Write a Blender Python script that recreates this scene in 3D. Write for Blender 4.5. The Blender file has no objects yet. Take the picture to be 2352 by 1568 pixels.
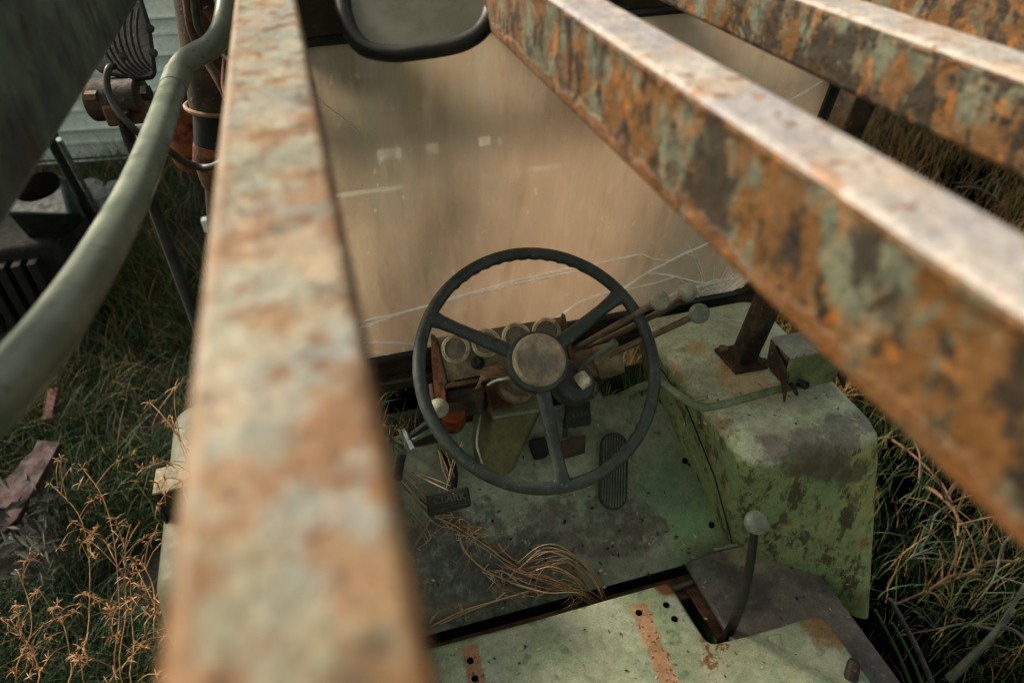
import bpy, bmesh, math, random
import numpy as np
from mathutils import Vector, Matrix, noise as mnoise
random.seed(7); rng = np.random.default_rng(7)
S = bpy.context.scene
COL = S.collection
# ------------------------------------------------------------------ camera
CF = 1608.0; CU, CV = 1176.0, 784.0; H = 1.95
AX = np.array([0.96054103, -0.1814457, 0.21080413])      # truck's right, seen in the camera's frame
AY = np.array([-0.27773398, -0.58485278, 0.76210962])    # truck's forward
AZ = np.array([-0.01499213, -0.79058503, -0.61216873])   # up
cam = bpy.data.cameras.new('camera'); camo = bpy.data.objects.new('camera', cam); COL.objects.link(camo)
R = Matrix(((AX[0], -AX[1], -AX[2]), (AY[0], -AY[1], -AY[2]), (AZ[0], -AZ[1], -AZ[2])))
camo.matrix_world = Matrix.Translation((0, 0, H)) @ R.to_4x4()
cam.sensor_width = 36; cam.lens = CF / 2352 * 36; cam.clip_start = 0.01; cam.clip_end = 400
cam.dof.use_dof = True; cam.dof.focus_distance = 1.2; cam.dof.aperture_fstop = 4.3
S.camera = camo
S.render.resolution_x = 1024; S.render.resolution_y = 682
# ------------------------------------------------------------------ world, sun, exposure
SUN_EL, SUN_AZ = math.radians(36), math.radians(-48)      # azimuth from +Y towards +X
W = bpy.data.worlds.new('World'); S.world = W; W.use_nodes = True
nt = W.node_tree; nt.nodes.clear()
sky = nt.nodes.new('ShaderNodeTexSky'); sky.sky_type = 'NISHITA'; sky.sun_disc = False
sky.sun_elevation = SUN_EL; sky.sun_rotation = SUN_AZ; sky.dust_density = 4; sky.air_density = 1.0; sky.ozone_density = .6
hs = nt.nodes.new('ShaderNodeHueSaturation'); hs.inputs['Saturation'].default_value = .32
tint = nt.nodes.new('ShaderNodeMix'); tint.data_type = 'RGBA'; tint.blend_type = 'MULTIPLY'
tint.inputs[0].default_value = 1; tint.inputs[7].default_value = (.99, .98, .81, 1)
bg = nt.nodes.new('ShaderNodeBackground'); bg.inputs[1].default_value = .105
wo = nt.nodes.new('ShaderNodeOutputWorld')
nt.links.new(sky.outputs[0], hs.inputs['Color']); nt.links.new(hs.outputs[0], tint.inputs[6])
nt.links.new(tint.outputs[2], bg.inputs[0]); nt.links.new(bg.outputs[0], wo.inputs[0])
sl = bpy.data.lights.new('sun', 'SUN'); sl.energy = 2.6; sl.angle = math.radians(13); sl.color = (1, .86, .68)
so = bpy.data.objects.new('sun', sl); COL.objects.link(so)
sd = Vector((math.sin(SUN_AZ) * math.cos(SUN_EL), math.cos(SUN_AZ) * math.cos(SUN_EL), math.sin(SUN_EL)))
so.rotation_euler = sd.to_track_quat('Z', 'Y').to_euler(); so.location = (0, 0, 8)
S.view_settings.view_transform = 'Standard'; S.view_settings.look = 'None'
S.view_settings.gamma = 1; S.view_settings.exposure = 1.15

# ------------------------------------------------------------------ geometry helpers
def ray(u, v):
    d = np.array([u - CU, v - CV, CF]); return Vector((d @ AX / CF, d @ AY / CF, d @ AZ / CF))
O = Vector((0, 0, H))
def P(u, v, x=None, y=None, z=None):
    r = ray(u, v)
    t = (z - H) / r.z if z is not None else (y / r.y if y is not None else x / r.x)
    return O + r * t
def PD(u, v, d): return O + ray(u, v) * d
def PP(u, v, p, n):
    r = ray(u, v); return O + r * ((Vector(p) - O).dot(n) / r.dot(n))
def V(*a): return Vector(a)

class MB:
    def __init__(s): s.v = []; s.f = []; s.mi = []
    def add(s, vs, fs, mi=0):
        k = len(s.v); s.v += [tuple(p) for p in vs]; s.f += [tuple(i + k for i in f) for f in fs]; s.mi += [mi] * len(fs); return s
    def hexa(s, b, t, mi=0):      # bottom quad, top quad (same winding, ccw from above)
        return s.add(list(b) + list(t), [(3, 2, 1, 0), (4, 5, 6, 7), (0, 1, 5, 4), (1, 2, 6, 5), (2, 3, 7, 6), (3, 0, 4, 7)], mi)
    def box(s, x0, x1, y0, y1, z0, z1, mi=0):
        return s.hexa([V(x0, y0, z0), V(x1, y0, z0), V(x1, y1, z0), V(x0, y1, z0)], [V(x0, y0, z1), V(x1, y0, z1), V(x1, y1, z1), V(x0, y1, z1)], mi)
    def plate(s, pts, n, th, mi=0):     # polygon extruded by th against n (pts = top face)
        n = Vector(n).normalized(); k = len(pts); a = [Vector(p) for p in pts]; b = [p - n * th for p in a]
        nn = sum(((a[i] - a[0]).cross(a[(i + 1) % k] - a[0]) for i in range(k)), Vector())
        if nn.dot(n) < 0: a.reverse(); b.reverse()
        fs = [tuple(range(k)), tuple(range(2 * k - 1, k - 1, -1))] + [(i, i + k, (i + 1) % k + k, (i + 1) % k) for i in range(k)]
        return s.add(a + b, fs, mi)
    def tube(s, pts, r, n=12, closed=False, sm=0, flat=None, cap=True, mi=0):
        pts = [Vector(p) for p in pts]
        rs = list(r) if hasattr(r, '__len__') else [r] * len(pts)
        if sm:
            q = []; qr = []; m = len(pts); rngm = m if closed else m - 1
            for i in range(rngm):
                g = (lambda j: pts[j % m]) if closed else (lambda j: pts[min(max(j, 0), m - 1)])
                p0, p1, p2, p3 = g(i - 1), g(i), g(i + 1), g(i + 2)
                for j in range(sm):
                    t = j / sm
                    q.append(.5 * ((2 * p1) + (p2 - p0) * t + (2 * p0 - 5 * p1 + 4 * p2 - p3) * t * t + (3 * p1 - p0 - 3 * p2 + p3) * t ** 3))
                    qr.append(rs[i] * (1 - t) + rs[(i + 1) % m] * t)
            if not closed: q.append(pts[-1]); qr.append(rs[-1])
            pts, rs = q, qr
        m = len(pts); T = []
        for i in range(m):
            a = pts[(i - 1) % m] if closed or i > 0 else pts[0]; b = pts[(i + 1) % m] if closed or i < m - 1 else pts[-1]
            T.append((b - a).normalized())
        u = Vector(flat).normalized() if flat else (T[0].orthogonal().normalized())
        vs = []; fs = []
        for i in range(m):
            u = (u - T[i] * u.dot(T[i])).normalized(); w = T[i].cross(u)
            for j in range(n):
                a = 2 * math.pi * j / n; vs.append(pts[i] + (u * math.cos(a) + w * math.sin(a)) * rs[i])
            if flat: u = Vector(flat).normalized()
        for i in range(m if closed else m - 1):
            for j in range(n):
                a, b = i * n + j, i * n + (j + 1) % n; c = ((i + 1) % m) * n
                fs.append((a, b, c + (j + 1) % n, c + j))
        if cap and not closed: fs += [tuple(range(n - 1, -1, -1)), tuple((m - 1) * n + j for j in range(n))]
        return s.add(vs, fs, mi)
    def lathe(s, o, ax, prof, n=32, mi=0, cap=True):     # prof = [(radius, height along ax)]
        o = Vector(o); ax = Vector(ax).normalized(); u = ax.orthogonal().normalized(); w = ax.cross(u); vs = []; fs = []
        for r, h in prof:
            for j in range(n):
                a = 2 * math.pi * j / n; vs.append(o + ax * h + (u * math.cos(a) + w * math.sin(a)) * r)
        for i in range(len(prof) - 1):
            for j in range(n): fs.append((i * n + j, i * n + (j + 1) % n, (i + 1) * n + (j + 1) % n, (i + 1) * n + j))
        if cap: fs += [tuple(range(n - 1, -1, -1)), tuple((len(prof) - 1) * n + j for j in range(n))]
        return s.add(vs, fs, mi)
    def ball(s, c, r, n=20, sx=None, mi=0):
        prof = [(max(1e-4, math.sin(math.pi * i / n)) * r, -math.cos(math.pi * i / n) * r) for i in range(n + 1)]
        return s.lathe(c, sx or (0, 0, 1), prof, n * 2, mi, False)
    def build(s, name, mats, parent=None, bevel=0, seg=2, smooth=True, jitter=0, jscale=20, normals=True):
        me = bpy.data.meshes.new(name)
        vs = np.array(s.v, float); c = (vs.min(0) + vs.max(0)) / 2
        if parent is None: c[2] = vs[:, 2].min()
        me.from_pydata((vs - c).tolist(), [], s.f); me.validate()
        mats = mats if isinstance(mats, (list, tuple)) else [mats]
        for m in mats: me.materials.append(m)
        if len(mats) > 1 and len(me.polygons) == len(s.mi): me.polygons.foreach_set('material_index', s.mi)
        if normals:
            bm = bmesh.new(); bm.from_mesh(me); bmesh.ops.recalc_face_normals(bm, faces=bm.faces); bm.to_mesh(me); bm.free()
        if smooth: me.polygons.foreach_set('use_smooth', [True] * len(me.polygons)); me.set_sharp_from_angle(angle=math.radians(38))
        o = bpy.data.objects.new(name, me); COL.objects.link(o)
        pw = Vector(parent['wloc']) if parent is not None and 'wloc' in parent else (parent_world(parent) if parent is not None else Vector())
        o.location = Vector(c) - pw
        if parent is not None: o.parent = parent
        if bevel:
            b = o.modifiers.new('bevel', 'BEVEL'); b.width = bevel; b.segments = seg; b.limit_method = 'ANGLE'; b.angle_limit = math.radians(35)
            b.harden_normals = False
        return o
def parent_world(o):
    p = Vector()
    while o is not None: p += o.location; o = o.parent
    return p
def thing(name, loc, label, cat, group=None, kind=None):
    o = bpy.data.objects.new(name, None); COL.objects.link(o); o.location = loc; o.empty_display_size = .1
    return tag(o, label, cat, group, kind)
def tag(o, label=None, cat=None, group=None, kind=None):
    for k, v in (('label', label), ('category', cat), ('group', group), ('kind', kind)):
        if v: o[k] = v
    return o

# ------------------------------------------------------------------ materials
def srgb(r, g, b):
    f = lambda c: (c / 255 / 12.92) if c / 255 <= .04045 else ((c / 255 + .055) / 1.055) ** 2.4
    return (f(r), f(g), f(b), 1)
PALE = {'amber_lens': .35, 'dust_coated_pane': .98, 'dusty_grey_ball': 1.3, 'grey_green_ball': 1.3, 'brown_lever_rod': .75, 'pale_paint_rust_specks': .6, 'blotched_paint_and_rust': .5, 'heavy_rust_on_grey_paint': .52, 'dark_guard_plate': .7, 'faded_green_paint': .82, 'worn_console_paint': 1.0, 'dusty_green_floor': 1.35,
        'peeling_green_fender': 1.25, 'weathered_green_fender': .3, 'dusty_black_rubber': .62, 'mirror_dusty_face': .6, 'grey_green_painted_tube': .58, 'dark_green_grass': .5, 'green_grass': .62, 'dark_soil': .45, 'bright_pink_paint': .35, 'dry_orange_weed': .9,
        'olive_grass': .65, 'dry_grass': .78, 'dark_rusty_steel': .95, 'brown_rusty_steel': .65, 'black_sooty_metal': .5, 'bright_green_wall': .9, 'dusty_brown_dash': 1.25,
        'dark_olive_frame': .8, 'faded_pink_paint': .15, 'orange_straw': .8, 'pale_straw': .8, 'grey_twig': .38, 'brown_twig': .5, 'grey_teal_cowling': .3, 'purple_grey_worn_top': .95, 'pitted_green_plate': .85,
        'tan_worn_top': .7, 'green_brake_pipe': .8, 'olive_green_steel': 1.0, 'white_metal_siding': 1.3, 'orange_rust': .5, 'shaded_void_black': .6, 'crumpled_white_plastic': .45, 'faded_red_lens': .45}   # how bright each real surface is
SMOOTH = ('bright_crack_glint', 'dust_coated_pane', 'white_crack_glint', 'dark_green_grass', 'green_grass', 'olive_grass', 'dry_grass', 'mirror_dusty_face', 'grey_green_painted_tube', 'scratched_chrome_tube')
class Mat:
    def __init__(s, name, rough=.7, metal=0, spec=.35):
        s.m = bpy.data.materials.new(name); s.m.use_nodes = True; s.t = s.m.node_tree; s.n = s.t.nodes; s.l = s.t.links
        s.b = s.n['Principled BSDF']; s.b.inputs['Roughness'].default_value = rough; s.b.inputs['Metallic'].default_value = metal
        s.b.inputs['Specular IOR Level'].default_value = spec
        s.geo = s.n.new('ShaderNodeNewGeometry'); s.pos = s.geo.outputs['Position']; s.col = None; s.seed = random.random() * 10
    def noise(s, scale, detail=6, rough=.6, stretch=(1, 1, 1), dist=0, off=None):
        mp = s.n.new('ShaderNodeMapping'); mp.inputs['Scale'].default_value = stretch
        s.seed += 3.71; o = s.seed if off is None else off; mp.inputs['Location'].default_value = (o, o * 1.3, o * .7)
        s.l.new(s.pos, mp.inputs[0]); t = s.n.new('ShaderNodeTexNoise'); t.inputs['Scale'].default_value = scale
        t.inputs['Detail'].default_value = detail; t.inputs['Roughness'].default_value = rough; t.inputs['Distortion'].default_value = dist
        s.l.new(mp.outputs[0], t.inputs['Vector']); return t.outputs['Fac']
    def ramp(s, fac, lo, hi, a=0., b=1.):
        r = s.n.new('ShaderNodeMapRange'); r.interpolation_type = 'SMOOTHSTEP'; r.inputs[1].default_value = lo; r.inputs[2].default_value = hi
        r.inputs[3].default_value = a; r.inputs[4].default_value = b; s.l.new(fac, r.inputs[0]); return r.outputs[0]
    def math(s, op, a, b=None, c=None):
        m = s.n.new('ShaderNodeMath'); m.operation = op
        for i, x in enumerate((a, b, c)):
            if x is None: continue
            if hasattr(x, 'is_output'): s.l.new(x, m.inputs[i])
            else: m.inputs[i].default_value = x
        return m.outputs[0]
    def mix(s, fac, a, b, mode='MIX'):
        m = s.n.new('ShaderNodeMix'); m.data_type = 'RGBA'; m.blend_type = mode
        for i, x in ((0, fac), (6, a), (7, b)):
            if hasattr(x, 'is_output'): s.l.new(x, m.inputs[i])
            else: m.inputs[i].default_value = x
        return m.outputs[2]
    def layer(s, color, fac):
        s.col = s.mix(fac, s.col, color); return s
    def blotch(s, color, scale, lo, hi, stretch=(1, 1, 1), detail=6, rough=.6, amt=1, dist=0, mask=None):
        f = s.ramp(s.noise(scale, detail, rough, stretch, dist), lo, hi, 0, amt)
        if mask is not None: f = s.math('MULTIPLY', f, mask)
        s.lastf = f; return s.layer(color, f)
    def box_mask(s, c, ax, half, soft=.004, wob=.006, wscale=60):   # a wobbly-edged oblong around the axis ax in plan
        ax = Vector((ax[0], ax[1], 0)).normalized(); pr = Vector((-ax.y, ax.x, 0)); out = None
        nz = s.math('MULTIPLY', s.math('SUBTRACT', s.noise(wscale, 4), .5), wob * 4)
        for a, hf in ((ax, half[0]), (pr, half[1])):
            d = s.n.new('ShaderNodeVectorMath'); d.operation = 'DOT_PRODUCT'; s.l.new(s.pos, d.inputs[0]); d.inputs[1].default_value = a
            e = s.math('ABSOLUTE', s.math('SUBTRACT', d.outputs['Value'], Vector((c[0], c[1], 0)).dot(a)))
            e = s.math('ADD', s.math('SUBTRACT', e, hf), nz)
            out = e if out is None else s.math('MAXIMUM', out, e)
        return s.ramp(out, -soft, soft, 1, 0)
    def ball_mask(s, c, r, soft=.5, wob=.6, wscale=30):
        soft *= .6; wob *= 1.25
        d = s.n.new('ShaderNodeVectorMath'); d.operation = 'DISTANCE'; s.l.new(s.pos, d.inputs[0]); d.inputs[1].default_value = c
        nz = s.math('MULTIPLY', s.math('SUBTRACT', s.noise(wscale, 6, .7), .5), r * wob * 2)
        return s.ramp(s.math('ADD', d.outputs['Value'], nz), r * (1 - soft), r * (1 + soft), 1, 0)
    def done(s, bump=.3, bscale=120, dist=.002, roughvar=.15):
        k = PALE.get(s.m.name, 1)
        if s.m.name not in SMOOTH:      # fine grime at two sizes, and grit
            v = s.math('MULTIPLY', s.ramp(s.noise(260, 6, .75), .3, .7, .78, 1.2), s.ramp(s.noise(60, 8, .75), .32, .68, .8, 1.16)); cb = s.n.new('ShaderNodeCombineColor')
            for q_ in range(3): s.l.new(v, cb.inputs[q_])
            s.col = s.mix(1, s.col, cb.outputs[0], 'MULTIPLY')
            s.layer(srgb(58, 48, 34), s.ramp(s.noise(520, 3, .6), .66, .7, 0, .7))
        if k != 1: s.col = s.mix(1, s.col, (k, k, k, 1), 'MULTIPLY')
        s.l.new(s.col, s.b.inputs['Base Color'])
        h = s.math('ADD', s.noise(bscale, 6, .65), s.math('MULTIPLY', s.noise(bscale * .15, 3), 1.5))
        if hasattr(s, 'lastf'): h = s.math('ADD', h, s.math('MULTIPLY', s.lastf, .5))
        bp = s.n.new('ShaderNodeBump'); bp.inputs['Strength'].default_value = bump; bp.inputs['Distance'].default_value = dist
        s.l.new(h, bp.inputs['Height']); s.l.new(bp.outputs[0], s.b.inputs['Normal'])
        r0 = s.b.inputs['Roughness'].default_value
        s.l.new(s.ramp(s.noise(25, 5), .3, .7, max(0, r0 - roughvar), min(1, r0 + roughvar)), s.b.inputs['Roughness'])
        return s.m
def simple(name, c1, c2, scale=30, rough=.7, metal=0, bump=.3, bscale=120, specks=None, lo=.4, hi=.62, spec=.35, dist=.002):
    m = Mat(name, rough, metal, spec); m.col = srgb(*c1); m.blotch(srgb(*c2), scale, lo, hi)
    if specks: m.blotch(srgb(*specks), scale * 6, .62, .68)
    return m.done(bump, bscale, dist)

# bar paint: faded grey paint over rust
def bar_mat(name, kind):
    m = Mat(name, .6, 0, .4)
    if kind == 'pale':
        m.col = srgb(206, 196, 188); m.blotch(srgb(182, 176, 180), 18, .45, .62); m.blotch(srgb(206, 178, 156), 20, .5, .66, amt=.8)
        m.blotch(srgb(186, 138, 104), 46, .56, .66, amt=.8, detail=5); m.blotch(srgb(150, 98, 62), 75, .62, .68, amt=.8, detail=4)
    elif kind == 'blotched':
        m.col = srgb(186, 180, 160); m.blotch(srgb(164, 166, 160), 16, .45, .6); m.blotch(srgb(138, 132, 102), 9, .44, .58, amt=.9); m.blotch(srgb(196, 164, 128), 22, .48, .62, amt=.7)
        m.blotch(srgb(172, 122, 66), 24, .5, .6, amt=.8, detail=7); m.blotch(srgb(146, 94, 40), 40, .53, .61, amt=.85, detail=6); m.blotch(srgb(88, 68, 40), 24, .57, .66, amt=.85, detail=6)
        sx = m.n.new('ShaderNodeSeparateXYZ'); m.l.new(m.pos, sx.inputs[0]); e = m.math('ABSOLUTE', m.math('ADD', sx.outputs[0], .022)); k = m.ramp(m.math('ADD', e, m.math('MULTIPLY', m.math('SUBTRACT', m.noise(40, 6), .5), .02)), .018, .024); m.layer(srgb(158, 112, 66), m.math('MULTIPLY', k, .6)); m.blotch(srgb(120, 74, 44), 90, .6, .68, amt=.7)
    else:
        m.col = srgb(122, 126, 104); m.blotch(srgb(72, 86, 72), 44, .46, .6, (1, 1, .6), amt=.8, detail=8); m.blotch(srgb(164, 134, 100), 40, .53, .66, (1, 1, .7), amt=.7, detail=8)
        m.blotch(srgb(124, 80, 26), 26, .44, .53, (1.1, 1.1, .6), 9, .7, .95); m.blotch(srgb(186, 112, 24), 50, .55, .64, (1, 1, .7), 8, .7, .85)
        m.blotch(srgb(46, 34, 14), 30, .49, .56, (1.1, 1.1, .7), 9, .7, .95); m.blotch(srgb(22, 15, 8), 40, .56, .62, (1, 1, .8), 8, .7, .9)
        z = m.n.new('ShaderNodeSeparateXYZ'); m.l.new(m.pos, z.inputs[0]); e = m.math('ABSOLUTE', m.math('SUBTRACT', z.outputs[2], 1.788))
        k = m.ramp(m.math('ADD', e, m.math('MULTIPLY', m.math('SUBTRACT', m.noise(50, 6), .5), .03)), .024, .031); m.layer(srgb(132, 84, 36), m.math('MULTIPLY', m.math('MULTIPLY', k, .8), m.ramp(m.noise(38, 6, .7), .4, .55, .25, 1))); m.lastf = k
    return m.done(.8, 70, .004)
M = {}
M['bar_top'] = bar_mat('pale_paint_rust_specks', 'pale'); M['bar_blot'] = bar_mat('blotched_paint_and_rust', 'blotched'); M['bar_side'] = bar_mat('heavy_rust_on_grey_paint', 'side')
m = Mat('dark_guard_plate', .6); m.col = srgb(76, 92, 78); m.blotch(srgb(48, 58, 52), 14, .42, .6); m.blotch(srgb(74, 46, 28), 22, .56, .64, (1, 2, .5)); m.blotch(srgb(30, 22, 15), 40, .6, .66, (1, 2, .5))
M['plate'] = m.done(.4, 80)
# green hood
toe_p = V(.63, .68, .80); toe_q = V(.58, .935, 1.008); TN = V(0, -(toe_q.z - toe_p.z), toe_q.y - toe_p.y).normalized()
HZ = .86; CZ = .822
m = Mat('faded_green_paint', .62); m.col = srgb(156, 162, 136); m.blotch(srgb(122, 140, 108), 9, .42, .62, amt=.8); m.blotch(srgb(160, 160, 145), 16, .5, .66, amt=.7)
m.blotch(srgb(84, 104, 84), 34, .58, .66, amt=.65); m.blotch(srgb(150, 150, 118), 5, .5, .62, amt=.5)
a, b = P(1465, 1385, z=HZ), P(1560, 1620, z=HZ); k = m.box_mask((a + b) / 2, b - a, ((b - a).length / 2, .0145), .003, .005)
RUST = m.mix(m.ramp(m.noise(40, 5), .4, .65), srgb(168, 132, 98), srgb(146, 112, 84)); m.layer(RUST, k)
f = m.math('MULTIPLY', m.ramp(m.noise(110, 3), .58, .63), k); m.layer(srgb(98, 54, 26), f)
a, b = P(1078, 1482, z=HZ), P(1110, 1640, z=HZ); k = m.box_mask((a + b) / 2, b - a, ((b - a).length / 2, .0135), .0025, .0035); m.layer(srgb(156, 116, 84), k)
f = m.math('MULTIPLY', m.ramp(m.noise(130, 3), .6, .64), k); m.layer(srgb(88, 48, 24), f)
k = m.ball_mask(P(1530, 1345, z=HZ), .02); m.layer(srgb(112, 70, 42), k)
k = m.ball_mask(P(1895, 1435, z=HZ), .035, .5, .9); m.layer(srgb(120, 92, 60), k)
k = m.ball_mask(P(1640, 1500, z=HZ), .03, .5, .9); m.blotch(srgb(110, 70, 40), 90, .5, .6, mask=k)
m.blotch(srgb(96, 74, 50), 150, .66, .7, amt=.8)
M['hood'] = m.done(.35, 100)
m = Mat('worn_console_paint', .6); m.col = srgb(92, 86, 78); m.blotch(srgb(66, 62, 60), 14, .42, .6); m.blotch(srgb(84, 96, 84), 18, .52, .66, amt=.8); m.blotch(srgb(118, 104, 90), 80, .6, .66, amt=.5)
k = m.ball_mask(P(1730, 1262, z=CZ), .05, .6, .9); m.layer(srgb(112, 108, 84), k)
M['console'] = m.done(.3, 110)
# floor plate: dusty green, bare dark patch along the lower edge
m = Mat('dusty_green_floor', .66); m.col = srgb(112, 117, 98); m.blotch(srgb(90, 98, 80), 10, .42, .6); m.blotch(srgb(70, 84, 64), 30, .55, .68, amt=.6)
k = m.ball_mask(PP(1560, 1120, toe_p, TN), .085, .6, .8, 14); m.layer(srgb(74, 100, 66), m.math('MULTIPLY', k, .55))
k = m.ball_mask(PP(1600, 1225, toe_p, TN), .06, .6, .8, 18); m.layer(srgb(92, 122, 78), m.math('MULTIPLY', k, .8))
for u_, v_, r_ in ((1270, 1225, .07), (1390, 1215, .062), (1480, 1215, .045), (1080, 1250, .075), (1000, 1300, .09), (1200, 1330, .085), (1080, 1360, .07)):
    k = m.ball_mask(PP(u_, v_, toe_p, TN), r_, .18, .9, 26); m.layer(srgb(62, 54, 48) if v_ < 1240 and u_ > 1200 else srgb(50, 52, 46), m.math('MULTIPLY', m.math('MULTIPLY', k, .72), m.ramp(m.noise(55, 8, .75), .4, .54, .15, 1)))
k = m.box_mask((.32, .698), (1, 0), (.6, .012), .01, .008, 40); m.layer(srgb(96, 90, 68), m.math('MULTIPLY', k, m.ramp(m.noise(30), .4, .6, .1, .8)))
m.blotch(srgb(128, 132, 108), 200, .68, .74, amt=.5)
M['floor'] = m.done(.25, 140)
# fenders
def fender_mat(name, top=1.15):
    m = Mat(name, .62)
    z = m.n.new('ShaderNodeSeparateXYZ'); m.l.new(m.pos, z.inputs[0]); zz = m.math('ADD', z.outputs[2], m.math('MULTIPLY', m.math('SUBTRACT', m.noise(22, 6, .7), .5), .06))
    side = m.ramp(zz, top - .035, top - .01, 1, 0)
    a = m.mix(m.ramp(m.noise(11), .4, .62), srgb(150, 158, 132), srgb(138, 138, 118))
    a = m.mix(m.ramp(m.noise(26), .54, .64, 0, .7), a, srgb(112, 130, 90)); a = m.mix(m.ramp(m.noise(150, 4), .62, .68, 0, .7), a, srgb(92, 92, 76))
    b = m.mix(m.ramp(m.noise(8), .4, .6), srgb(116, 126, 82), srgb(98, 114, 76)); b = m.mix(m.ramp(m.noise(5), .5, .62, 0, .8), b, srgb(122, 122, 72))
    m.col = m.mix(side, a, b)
    m.blotch(srgb(62, 54, 38), 34, .53, .56, (1, 1, .3), 10, .78, .95, mask=side)
    m.blotch(srgb(70, 74, 54), 60, .56, .6, (1, 1, .5), 6, .7, .8, mask=side)
    m.blotch(srgb(120, 84, 42), 30, .62, .66, (1, 1, .5), 5, .6, .8, mask=side)
    return m
m = fender_mat('peeling_green_fender')
TOP = .0
for u_, v_, r_, c_ in ((1530, 850, .028, (150, 92, 60)), (1545, 890, .02, (92, 78, 56)), (1640, 975, .03, (112, 94, 66)), (1710, 880, .05, (150, 130, 96)), (1690, 830, .03, (150, 106, 70)), (1790, 1020, .03, (104, 92, 84)), (1860, 1010, .03, (92, 84, 80)), (1930, 985, .032, (88, 84, 78)), (1985, 960, .026, (92, 92, 84)), (1600, 800, .02, (146, 128, 92)), (1840, 1065, .035, (74, 68, 54)), (1900, 1060, .04, (70, 66, 52)), (1950, 1075, .03, (72, 68, 52))):
    k = m.ball_mask(P(u_, v_, z=1.15) if v_ < 1030 else P(u_, v_, y=.6), r_, .45, .9, 34); m.layer(srgb(*c_), m.math('MULTIPLY', k, .85))
m.blotch(srgb(96, 92, 70), 90, .66, .7, amt=.6)
M['fender'] = m.done(.5, 90, .003)
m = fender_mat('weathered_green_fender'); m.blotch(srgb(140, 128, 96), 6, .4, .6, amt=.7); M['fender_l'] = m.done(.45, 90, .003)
m = Mat('bright_green_wall', .6); m.col = srgb(108, 124, 62); m.blotch(srgb(88, 112, 60), 8, .42, .6); m.blotch(srgb(58, 52, 30), 40, .6, .64, (1, 1, .4)); M['wall_green'] = m.done(.3, 90)
# dark metals
M['wheel'] = simple('dusty_black_rubber', (60, 70, 62), (44, 52, 48), 26, .55, 0, .35, 160, (110, 116, 100), spec=.45)
m = Mat('tan_hub_cap', .6, 0, .4); m.col = srgb(158, 142, 116); m.blotch(srgb(128, 112, 92), 30, .42, .62); hub_c = V(.265, .824, 1.225) + V(.02, -.62, .785).normalized() * .035
k = m.ball_mask(hub_c + V(.004, -.006, 0), .026, .7, .5, 60); m.layer(srgb(100, 94, 82), m.math('MULTIPLY', k, .8))
m.blotch(srgb(102, 88, 68), 120, .6, .68, amt=.7); m.blotch(srgb(84, 80, 68), 90, .5, .58, (5, .5, .5), amt=.7, mask=m.ball_mask(hub_c + V(-.026, .004, 0), .016, .5, .3)); M['cap'] = m.done(.3, 200, .001)
M['rust_dark'] = simple('dark_rusty_steel', (70, 56, 40), (40, 34, 26), 24, .65, .2, .5, 90, (120, 76, 40))
M['rust_brown'] = simple('brown_rusty_steel', (118, 86, 58), (82, 60, 42), 30, .6, .2, .4, 120, (150, 98, 58))
M['rust_orange'] = simple('orange_rust', (172, 100, 58), (84, 50, 30), 40, .75, 0, .6, 120, (196, 128, 84))
M['panel'] = simple('dusty_brown_dash', (118, 108, 82), (92, 80, 58), 22, .65, .1, .3, 150, (66, 54, 38))
M['box_green'] = simple('olive_green_steel', (102, 98, 60), (80, 82, 50), 14, .6, 0, .3, 100, (80, 66, 40))
M['plate_green'] = simple('dusty_grey_green', (128, 130, 104), (104, 114, 86), 20, .65, 0, .3, 120, (84, 74, 54))
M['bezel'] = simple('worn_chrome_ring', (206, 196, 168), (164, 150, 122), 60, .4, .3, .03, 150)
M['dial'] = simple('dusty_dial_glass', (104, 98, 76), (84, 76, 58), 40, .45, 0, .15, 200, spec=.6)
M['black'] = simple('black_sooty_metal', (30, 32, 28), (20, 21, 18), 20, .7, 0, .4, 100, (50, 44, 34))
M['letter'] = simple('raised_rubber_letters', (62, 66, 52), (48, 52, 42), 60, .6, 0, .1, 100)
M['pit'] = simple('hole_shade_black', (8, 8, 7), (5, 5, 5), 12, 1, 0, 0, 60, spec=0)  # for flat discs; the shade inside each hole is put into the colour
M['void'] = simple('shaded_void_black', (26, 26, 22), (16, 16, 14), 12, .9, 0, .4, 60)  # near-black colour holds the shade of the void under the dash
M['rubber'] = simple('black_pedal_rubber', (34, 38, 30), (24, 28, 22), 30, .6, 0, .3, 150, (62, 66, 50))
M['pedal_grey'] = simple('dusty_ribbed_rubber', (84, 90, 74), (64, 72, 58), 30, .6, 0, .2, 150)
M['knob'] = simple('dusty_grey_ball', (134, 132, 114), (110, 110, 94), 40, .55, 0, .15, 200, (96, 90, 74))
M['knob_g'] = simple('grey_green_ball', (96, 104, 88), (80, 88, 76), 40, .5, 0, .15, 200, (140, 144, 130))
M['frame'] = simple('dark_olive_frame', (62, 58, 42), (42, 40, 30), 18, .6, .1, .4, 90, (84, 72, 48))
M['gasket'] = simple('black_gasket', (24, 25, 22), (34, 32, 26), 30, .5, 0, .2, 90)
M['pipe_green'] = simple('green_brake_pipe', (116, 126, 98), (92, 108, 78), 40, .5, 0, .3, 120, (60, 56, 40))
M['rod'] = simple('brown_lever_rod', (112, 88, 62), (84, 66, 48), 60, .5, .1, .1, 150, spec=.5)
m = Mat('amber_lens', .18, 0, .6); m.col = srgb(150, 62, 14); m.blotch(srgb(128, 44, 8), 40, .45, .6); M['amber'] = m.done(.3, 60)
m = Mat('faded_red_lens', .4, 0, .5); m.col = srgb(110, 38, 24); m.blotch(srgb(74, 30, 20), 40, .45, .6); M['redlens'] = m.done(.3, 60)
M['chrome'] = simple('scratched_chrome_tube', (214, 218, 214), (150, 158, 152), 50, .2, .9, .2, 80)
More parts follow.
